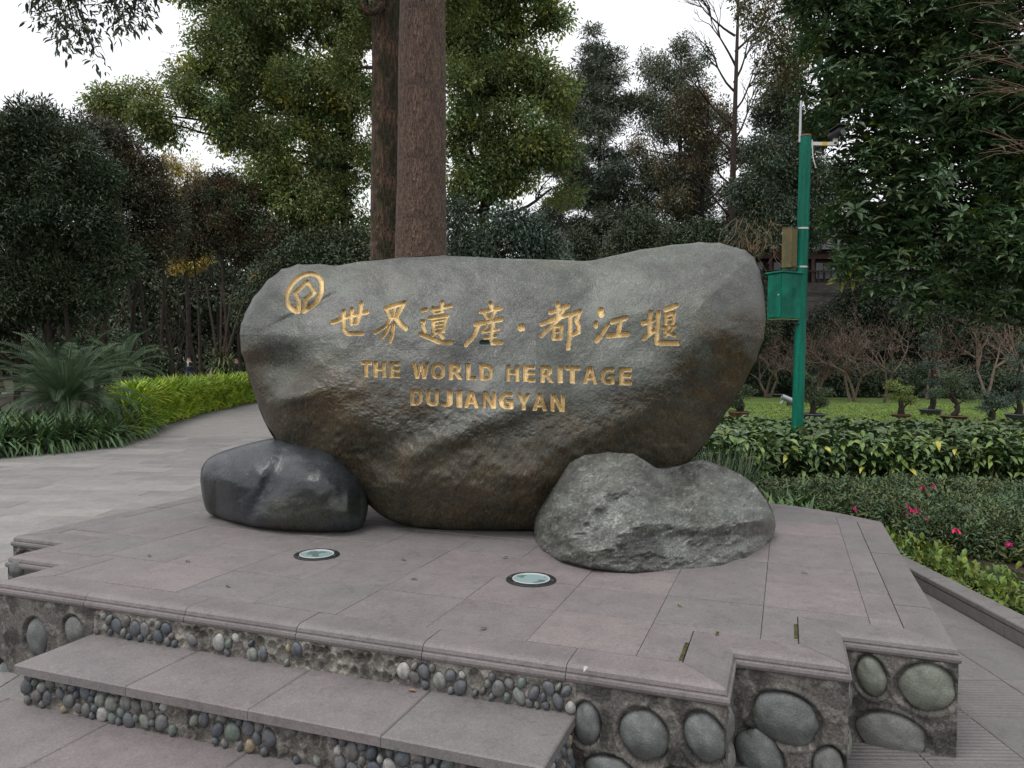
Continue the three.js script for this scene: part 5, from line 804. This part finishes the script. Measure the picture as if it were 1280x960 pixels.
sago('smaller bluish sago palm behind the large one', 150, 462, 21, 1.4, 30, 252);
{ // spiky rosette plant beside the path end
  const c = W(277, 446, 30), r = RNG(261), t = thing('spiky_rosette_plant', 'spiky rosette plant with several bare stems behind the yellow-green hedge', 'plant', [c.x, GR, c.z]); const gs = []; for (const [dx, h] of [[0, 1.7], [0.25, 1.5], [-0.2, 1.3]]) gs.push(tube([V3(dx * 0.3, 0, 0), V3(dx * 0.7, h * 0.5, 0), V3(dx, h, 0)], 0.09, 0.06, 6, 7)); part(t, 'stem', mergeGeometries(gs), greyBark);
  const it = []; for (const [dx, h] of [[0, 1.7], [0.25, 1.5], [-0.2, 1.3], [0, 1.2]]) for (let k = 0; k < 3; k++) it.push({ p: V3(dx, h - k * 0.12, 0), s: 0.9 + 0.2 * r() }); instances(t, 'leaves', tuft(22, 0.75, 0.06, 83, 1.25), leafMat([0.10, 0.13, 0.04], 0.25), it, r, 0.2, 0.1, true);
  const up = []; for (const dx of [-0.25, 0, 0.2, 0.45]) up.push(tube([V3(dx * 0.3, 1.4, 0.1), V3(dx, 2.6, 0.1), V3(dx * 2.4, 4.6, 0)], 0.06, 0.03, 7, 6)); part(t, 'upright_stem', mergeGeometries(up), greyBark);
}

/* ------------------------------------------------------------------ green pole, cabinet, speaker, camera */
{
  const d = 10.4, topP = W(1007, 171, d), botP = W(996.5, 545, d), dir = topP.clone().sub(botP).normalize(), base = botP.clone().addScaledVector(dir, (-0.46 - botP.y) / dir.y);
  const green = new THREE.MeshPhysicalMaterial({ color: lin(0.0, 0.2, 0.125), map: grain, roughness: 0.5, specularIntensity: 0.45 }), steel = mat([0.45, 0.45, 0.44], { metalness: 0.8, roughness: 0.35 }), black = mat([0.02, 0.02, 0.022], { roughness: 0.5 });
  const p = thing('green_pole', 'green painted steel pole standing in the hedge', 'pole', [base.x, base.y, base.z]); const H = topP.distanceTo(base); const q = new THREE.Quaternion().setFromUnitVectors(V3(0, 1, 0), dir); p.quaternion.copy(q); const R = 0.076;
  const sh = new THREE.CylinderGeometry(R, R, H, 28); sh.translate(0, H / 2, 0); part(p, 'shaft', sh, green);
  const cap = new THREE.CylinderGeometry(R * 0.9, R * 1.06, 0.025, 24); cap.translate(0, H + 0.012, 0); part(p, 'cap', cap, mat([0.12, 0.06, 0.035], { roughness: 0.8 }));
  const an = new THREE.CylinderGeometry(0.014, 0.017, 0.55, 10); an.translate(-0.075, H + 0.2, 0); part(p, 'antenna', an, mat([0.5, 0.5, 0.52], { roughness: 0.5 }));
  const hAt = v => W(1002, v, d).sub(base).dot(dir);
  for (const v of [286, 334]) { const b = new THREE.CylinderGeometry(R + 0.004, R + 0.004, 0.022, 28); b.translate(0, hAt(v), 0); part(p, 'clamp_band', b, steel); }
  // cabinet
  const cab = W(981, 370, d - 0.02), Wd = 0.36, Dp = 0.26, Hh = 0.60; const c = thing('electrical_cabinet', 'green metal electrical cabinet clamped to the pole', 'cabinet', [cab.x, cab.y - Hh / 2 - 0.01, cab.z]); c.rotation.y = 0.46;
  part(c, 'box', bbox(Wd, Hh, Dp, 0.006), green); const lid = bbox(Wd + 0.05, 0.022, Dp + 0.05, 0.005); lid.rotateZ(0.0); lid.translate(0, Hh + 0.001, 0); part(c, 'lid', lid, green);
  const door = bbox(Dp - 0.03, Hh - 0.04, 0.008, 0.002); door.rotateY(-Math.PI / 2); door.translate(-Wd / 2 - 0.004, 0.02, 0); part(c, 'door', door, green);
  const lock = new THREE.CylinderGeometry(0.012, 0.012, 0.012, 12); lock.rotateZ(Math.PI / 2); lock.translate(-Wd / 2 - 0.012, Hh * 0.52, 0.08); part(c, 'lock', lock, steel);
  for (let k = 0; k < 5; k++) { const v = new THREE.CylinderGeometry(0.006, 0.006, 0.055, 8); v.rotateZ(Math.PI / 2); v.translate(0.03, Hh * 0.68 - k * 0.025, Dp / 2 + 0.001); part(c, 'vent_louvre', v, green); }
  const base2 = bbox(Wd - 0.02, 0.014, Dp - 0.02, 0.002); base2.translate(0, -0.013, 0); part(c, 'base_plate', base2, mat([0.25, 0.26, 0.09], { roughness: 0.8 }));
  part(c, 'cable', tube([V3(0.2, 0.25, 0.03), V3(0.3, 0.12, 0.1), V3(0.27, -0.02, 0.12), V3(0.1, -0.06, 0.1), V3(0.05, -0.02, 0.05)], 0.016, 0.016, 24, 8), black);
  // speaker
  const sp = W(987, 310, d - 0.04), s = thing('column_speaker', 'olive column loudspeaker strapped to the pole above the cabinet', 'speaker', [sp.x, sp.y - 0.27, sp.z]); s.rotation.y = 0.75; const ol = mat([0.17, 0.14, 0.045], { roughness: 0.6, map: grain });
  part(s, 'housing', bbox(0.15, 0.53, 0.14, 0.008), ol); const gr = bbox(0.12, 0.49, 0.006, 0.002); gr.translate(0, 0.02, 0.073); part(s, 'grille', gr, mat([0.13, 0.11, 0.045], { roughness: 0.8, bumpMap: ribBump, bumpScale: 0.002 })); const sl = bbox(0.152, 0.012, 0.15, 0.003); sl.translate(0, 0.525, 0.0); part(s, 'end_cap', sl, mat([0.08, 0.07, 0.03])); const bk = box(0.14, 0.03, 0.03, 0.05, 0.48, -0.09); part(s, 'bracket', bk, steel);
  // camera
  const a0 = W(1016, 180, d), a1 = W(1044, 178, d), k = thing('security_camera', 'dark bullet security camera on a white arm at the pole top', 'camera', [a0.x, a0.y, a0.z]); const wh = mat([0.6, 0.58, 0.54], { roughness: 0.5 });
  const dx = a1.x - a0.x; part(k, 'arm', mergeGeometries([box(dx + 0.06, 0.045, 0.05, dx / 2 - 0.02, 0, 0), box(0.05, 0.11, 0.07, -0.04, -0.01, 0), box(0.05, 0.09, 0.05, dx, 0.04, 0)]), wh); part(k, 'warning_label', box(0.07, 0.047, 0.052, dx * 0.5, 0, 0), mat([0.6, 0.42, 0.08]));
  const hs = new THREE.CylinderGeometry(0.058, 0.058, 0.2, 20); hs.rotateX(Math.PI / 2 - 0.15); hs.rotateY(0.3); hs.translate(dx, 0.13, 0.03); part(k, 'housing', hs, black); const hood = box(0.13, 0.01, 0.24, 0, 0, 0); hood.rotateX(-0.15); hood.rotateY(0.3); hood.translate(dx, 0.195, 0.06); part(k, 'sunshade', hood, black);
  const ln = new THREE.CylinderGeometry(0.045, 0.045, 0.02, 16); ln.rotateX(Math.PI / 2 - 0.15); ln.rotateY(0.3); ln.translate(dx + 0.038, 0.112, 0.15); part(k, 'lens', ln, mat([0.03, 0.03, 0.035], { roughness: 0.05 }));
  part(k, 'cable', tube([V3(-0.02, -0.03, 0.04), V3(-0.01, -0.2, 0.05), V3(0.03, -0.33, 0.05), V3(0.0, -0.25, 0.06)], 0.008, 0.008, 16, 6), wh);
}
/* ------------------------------------------------------------------ bonsai on the lawn, floodlight */
{
  const rust = mat([0.16, 0.085, 0.045], { map: grain, roughness: 0.7 }), slate = mat([0.075, 0.085, 0.10], { map: grain, roughness: 0.5 });
  const L1 = leafMat([0.06, 0.09, 0.04], 0.2), L2 = leafMat([0.16, 0.2, 0.05], 0.3), L3 = leafMat([0.055, 0.085, 0.06], 0.2), cg = clump(40, 0.16, 0.06, 0.022, 91, 0, 0.6);
  const list = [[923.5, 528, rust, 0.3, 0.33, L1, [[0, 0.75, 0.3], [-0.15, 0.55, 0.2], [0.2, 0.95, 0.2]], 'bonsai with thick stump in a rusty brown pot by the boulder'], [1015, 527, slate, 0.38, 0.25, L1, [[0, 0.7, 0.3], [-0.25, 1.0, 0.25], [0.3, 0.9, 0.25], [-0.2, 1.3, 0.2], [0.3, 0.55, 0.2]], 'leafy bonsai in a dark oval pot behind the green pole'], [1163, 520, slate, 0.36, 0.24, L3, [[0, 0.75, 0.32], [0.05, 1.15, 0.28], [0, 1.75, 0.4], [0, 2.35, 0.3], [-0.1, 2.7, 0.25]], 'tall tiered blue-green bonsai in a dark pot'], [1192, 525, rust, 0.42, 0.14, L1, [[-0.4, 0.9, 0.3], [0.5, 0.75, 0.3], [0, 1.15, 0.35], [-0.15, 1.4, 0.25]], 'spreading bonsai with gnarled trunk in a flat brown pot'], [1126, 524, rust, 0.3, 0.16, L2, [[-0.1, 0.7, 0.3], [0.1, 0.95, 0.28], [-0.3, 1.1, 0.25], [0.3, 0.6, 0.2]], 'yellow-green bonsai beside the tall tiered one'], [1272, 527, slate, 0.36, 0.24, L3, [[0, 0.8, 0.34], [-0.35, 0.65, 0.25], [0.05, 1.3, 0.34], [0, 1.9, 0.34], [0.1, 2.3, 0.25]], 'tiered grey-green bonsai in a dark pot near the forked bare tree'], [1238, 531, rust, 0.42, 0.13, L3, [[-0.2, 0.5, 0.24], [0.3, 0.6, 0.28], [0, 0.85, 0.28]], 'low bonsai in a shallow brown tray']];
  list.forEach(([u, v, m, R, h, lf, lobes, lab], i) => {
    const p = G(u, v, GR + 0.02), r = RNG(300 + i), t = thing('potted_bonsai', lab, 'bonsai', [p.x, GR + 0.02, p.z], 'bonsai set out on the lawn');
    const pot = new THREE.LatheGeometry([[0.01, 0], [R * 0.72, 0], [R * 0.86, h * 0.5], [R, h * 0.86], [R * 1.07, h * 0.88], [R * 1.07, h], [R * 0.92, h], [R * 0.9, h * 0.85], [0.01, h * 0.87]].map(a => new THREE.Vector2(...a)), 24); part(t, 'pot', pot, m);
    const gs = [tube([V3(0, h * 0.8, 0), V3((r() - 0.5) * 0.2, h + 0.2, 0.05), V3((r() - 0.5) * 0.2, h + 0.45, 0), V3(lobes[0][0], lobes[lobes.length > 2 ? 2 : 0][1], 0)], 0.11, 0.04, 12, 8, 0.4, i)]; for (const [x, y] of lobes) gs.push(tube([V3(0, Math.max(h, y - 0.35), 0), V3(x * 0.5, y - 0.15, 0.02), V3(x, y, 0)], 0.035, 0.012, 5, 5)); part(t, 'trunk', mergeGeometries(gs), darkBark);
    const it = []; for (const [x, y, q] of lobes) for (let k = 0; k < 26; k++) { const d = rdir(r), z = q * Math.cbrt(r()); it.push({ p: V3(x + d.x * z, y + d.y * z * 0.45, d.z * z), s: 0.6 + r() * 0.5 }); } instances(t, 'foliage', cg, lf, it, r, 0.3, 0.15);
  });
  const p = G(984, 508, GR + 0.02), f = thing('garden_floodlight', 'small grey floodlight on the lawn between pots', 'floodlight', [p.x, GR + 0.02, p.z]); const bd = new THREE.CylinderGeometry(0.11, 0.13, 0.5, 16); bd.rotateZ(1.15); bd.translate(0, 0.3, 0); part(f, 'housing', bd, mat([0.3, 0.32, 0.36], { metalness: 0.5, roughness: 0.4 })); part(f, 'bracket', box(0.3, 0.26, 0.1, 0.15, 0.12, 0), mat([0.05, 0.05, 0.055])); const gl = new THREE.CylinderGeometry(0.1, 0.1, 0.01, 16); gl.rotateZ(1.15); gl.translate(-0.235, 0.195, 0); part(f, 'lens', gl, mat([0.5, 0.52, 0.55], { roughness: 0.1 }));
}
/* ------------------------------------------------------------------ pavilion glimpsed through the trees */
{
  const A = W(690, 440, 50), B = W(1180, 440, 50), t = thing('timber_pavilion', 'dark timber pavilion with red beam half hidden behind the trees', 'building', [(A.x + B.x) / 2, GR, A.z]); const L = B.x - A.x, y = v => W(900, v, 50).y - GR;
  const redM = mat([0.10, 0.04, 0.032], { roughness: 0.7, map: grain }), dark = mat([0.03, 0.024, 0.02], { roughness: 0.8 }), stone = mat([0.14, 0.135, 0.125], { map: concMap, roughness: 0.9 }), tile = mat([0.06, 0.06, 0.062], { map: grain, roughness: 0.8 });
  part(t, 'plinth_wall', box(L, y(352), 3, 0, y(352) / 2, -1.5), stone); part(t, 'wall', box(L - 0.4, y(318) - y(352), 2.4, 0, (y(318) + y(352)) / 2, -1.8), dark); part(t, 'beam', box(L, y(314) - y(322), 0.25, 0, (y(314) + y(322)) / 2, -0.2), redM);
  const rs = new THREE.Shape([[-2.2, 0], [-1.9, 0.15], [0, 1.9], [1.9, 0.15], [2.2, 0], [1.8, -0.1], [-1.8, -0.1]].map(a => new THREE.Vector2(...a))), rg = new THREE.ExtrudeGeometry(rs, { depth: L + 1.4, bevelEnabled: false }); rg.rotateY(Math.PI / 2); rg.translate(-L / 2 - 0.7, y(312), -1.5); part(t, 'roof', rg, tile);
  for (let k = 0; k <= 9; k++) { const x = lerp(-L / 2 + 0.3, L / 2 - 0.3, k / 9); part(t, 'column', box(0.22, y(322) - y(352), 0.22, x, (y(322) + y(352)) / 2, -0.2), redM); }
  for (let k = 0; k < 9; k++) { const x = lerp(-L / 2 + 0.3, L / 2 - 0.3, (k + 0.5) / 9); const w = part(t, 'window', box(L / 9 - 0.8, y(326) - y(346), 0.06, x, (y(326) + y(346)) / 2, -0.57), mat([0.055, 0.06, 0.065], { roughness: 0.2 })); for (let q = 1; q < 4; q++) part(w, 'mullion', box(0.05, y(326) - y(346), 0.05, x + (q / 4 - 0.5) * (L / 9 - 0.8), (y(326) + y(346)) / 2, -0.52), redM); }
  for (let k = 0; k < 60; k++) part(t, 'baluster', box(0.07, 0.7, 0.07, lerp(-L / 2 + 0.2, L / 2 - 0.2, k / 59), y(352) + 0.35, 0.0), dark); part(t, 'handrail', box(L, 0.08, 0.1, 0, y(352) + 0.74, 0), dark);
}
/* ------------------------------------------------------------------ people far down the path */
function person(label, u, depth, H, o) {
  const b = W(u, 440, depth), t = thing('person', label, 'person', [b.x, GR + 0.01, b.z]), res = 56, mc = new MarchingCubes(res, new THREE.MeshStandardMaterial(), false, false, 40000); mc.isolation = 0; const s = H / 1.7, q = o.sit ? 1 : 0;
  const bones = [[[0, 1.05], [0, 1.4], 0.15, 0.17], [[0, 0.95], [0, 1.1], 0.16, 0.15], [[0, 1.42], [0, 1.55], 0.06, 0.055], [[0, 1.6], [0.0, 1.63], 0.1, 0.1], [[-0.19, 1.4], [-0.25, 1.12], 0.06, 0.05], [[-0.25, 1.12], [-0.22, 0.88], 0.048, 0.035], [[0.19, 1.4], [0.26, 1.13], 0.06, 0.05], [[0.26, 1.13], [0.2, 0.92], 0.048, 0.035], [[-0.09, 0.92], [-0.11, 0.5], 0.09, 0.065], [[-0.11, 0.5], [-0.12, 0.08], 0.062, 0.042], [[0.09, 0.92], [0.12, 0.5], 0.09, 0.065], [[0.12, 0.5], [0.15, 0.08], 0.062, 0.042]];
  const seg = (x, y, z, [a, c, r0, r1]) => { const vx = c[0] - a[0], vy = c[1] - a[1], tt = clamp(((x - a[0]) * vx + (y - a[1]) * vy) / (vx * vx + vy * vy)); return Math.hypot(x - a[0] - vx * tt, y - a[1] - vy * tt, z * 1.25) - lerp(r0, r1, tt); };
  for (let k = 0; k < res; k++) for (let j = 0; j < res; j++) for (let i = 0; i < res; i++) { const x = (i / res * 2 - 1) * 0.95, y = (j / res * 2 - 1) * 0.95 + 0.87, z = (k / res * 2 - 1) * 0.95; let d = 1e9; for (const bn of bones) { const e = seg(x, y, z, bn), h = clamp(0.5 + 0.5 * (d - e) / 0.04); d = d > 1e8 ? e : lerp(d, e, h) - 0.04 * h * (1 - h); } for (const fx of [-0.12, 0.15]) d = Math.min(d, Math.hypot((x - fx) / 0.9, (y - 0.04) * 1.4, (z - 0.05) * 0.6) - 0.06); mc.field[i + j * res + k * res * res] = -d; }
  mc.update(); const n = mc.count, pos = Array.from(mc.positionArray.slice(0, n * 3)), col = []; for (let i = 0; i < n; i++) { const y = pos[i * 3 + 1] * 0.95 + 0.87, x = pos[i * 3] * 0.95; pos[i * 3] = x * s; pos[i * 3 + 1] = y * s; pos[i * 3 + 2] *= 0.95 * s; const c = y > 1.6 + (pos[i * 3 + 2] > 0 ? 0.06 : -0.05) ? [0.015, 0.012, 0.01] : y > 1.46 ? [0.4, 0.25, 0.19] : (Math.abs(x) < 0.05 && y > 1.2 && o.shirt) ? o.shirt : y > 0.93 ? o.top : y > 0.09 ? o.legs : [0.03, 0.03, 0.03]; col.push(...c); }
  const g = geoFrom(pos, null, null, col); if (o.turn) g.rotateY(o.turn); part(t, 'body', g, new THREE.MeshStandardMaterial({ vertexColors: true, roughness: 0.85 }));
}
person('person in dark jacket and blue trousers walking beyond the yellow-green hedge', 236, 46, 1.72, { top: [0.012, 0.014, 0.022], legs: [0.05, 0.07, 0.12], shirt: [0.5, 0.5, 0.52] });
person('small person in pink top beyond the yellow-green hedge', 264, 40, 1.08, { top: [0.5, 0.22, 0.36], legs: [0.08, 0.08, 0.1] });
person('person in black clothes half hidden by the boulder edge', 296, 40, 1.72, { top: [0.015, 0.015, 0.018], legs: [0.4, 0.25, 0.23], shirt: null });
/* dry leaves dropped on the paving */
{
  const lg = leavesGeo([{ p: V3(-0.02, 0, 0), d: V3(1, 0, 0), n: V3(0, 1, 0), l: 0.045, w: 0.02, curve: 0.25 }]), ms = [[0.10, 0.08, 0.06], [0.2, 0.13, 0.06], [0.4, 0.38, 0.34]].map(c => leafMat(c, 0.1));
  for (const [u, v, k] of [[518, 724, 0], [187, 695, 0], [632, 697, 0], [690, 695, 1], [285, 733, 0], [733, 836, 2], [515, 864, 1], [1005, 716, 1], [235, 702, 0], [505, 700, 0], [604, 786, 0], [850, 757, 1]]) { const p = v > 850 ? G(u, v, -0.196) : G(u, v, 0.004); const o = new THREE.Mesh(lg, ms[k]); o.name = numbered('fallen_leaf'); o.castShadow = o.receiveShadow = true; o.position.copy(p); o.rotation.y = u; tag(o, v > 850 ? 'small tan fallen leaf lying on the upper step tread' : k === 2 ? 'pale whitish fallen leaf on the platform front border' : k === 1 ? 'small tan fallen leaf lying on the platform paving' : 'small dark dry fallen leaf lying on the platform paving', 'leaf', 'fallen leaves on the paving'); scene.add(o); }
}
renderer.render(scene, camera);
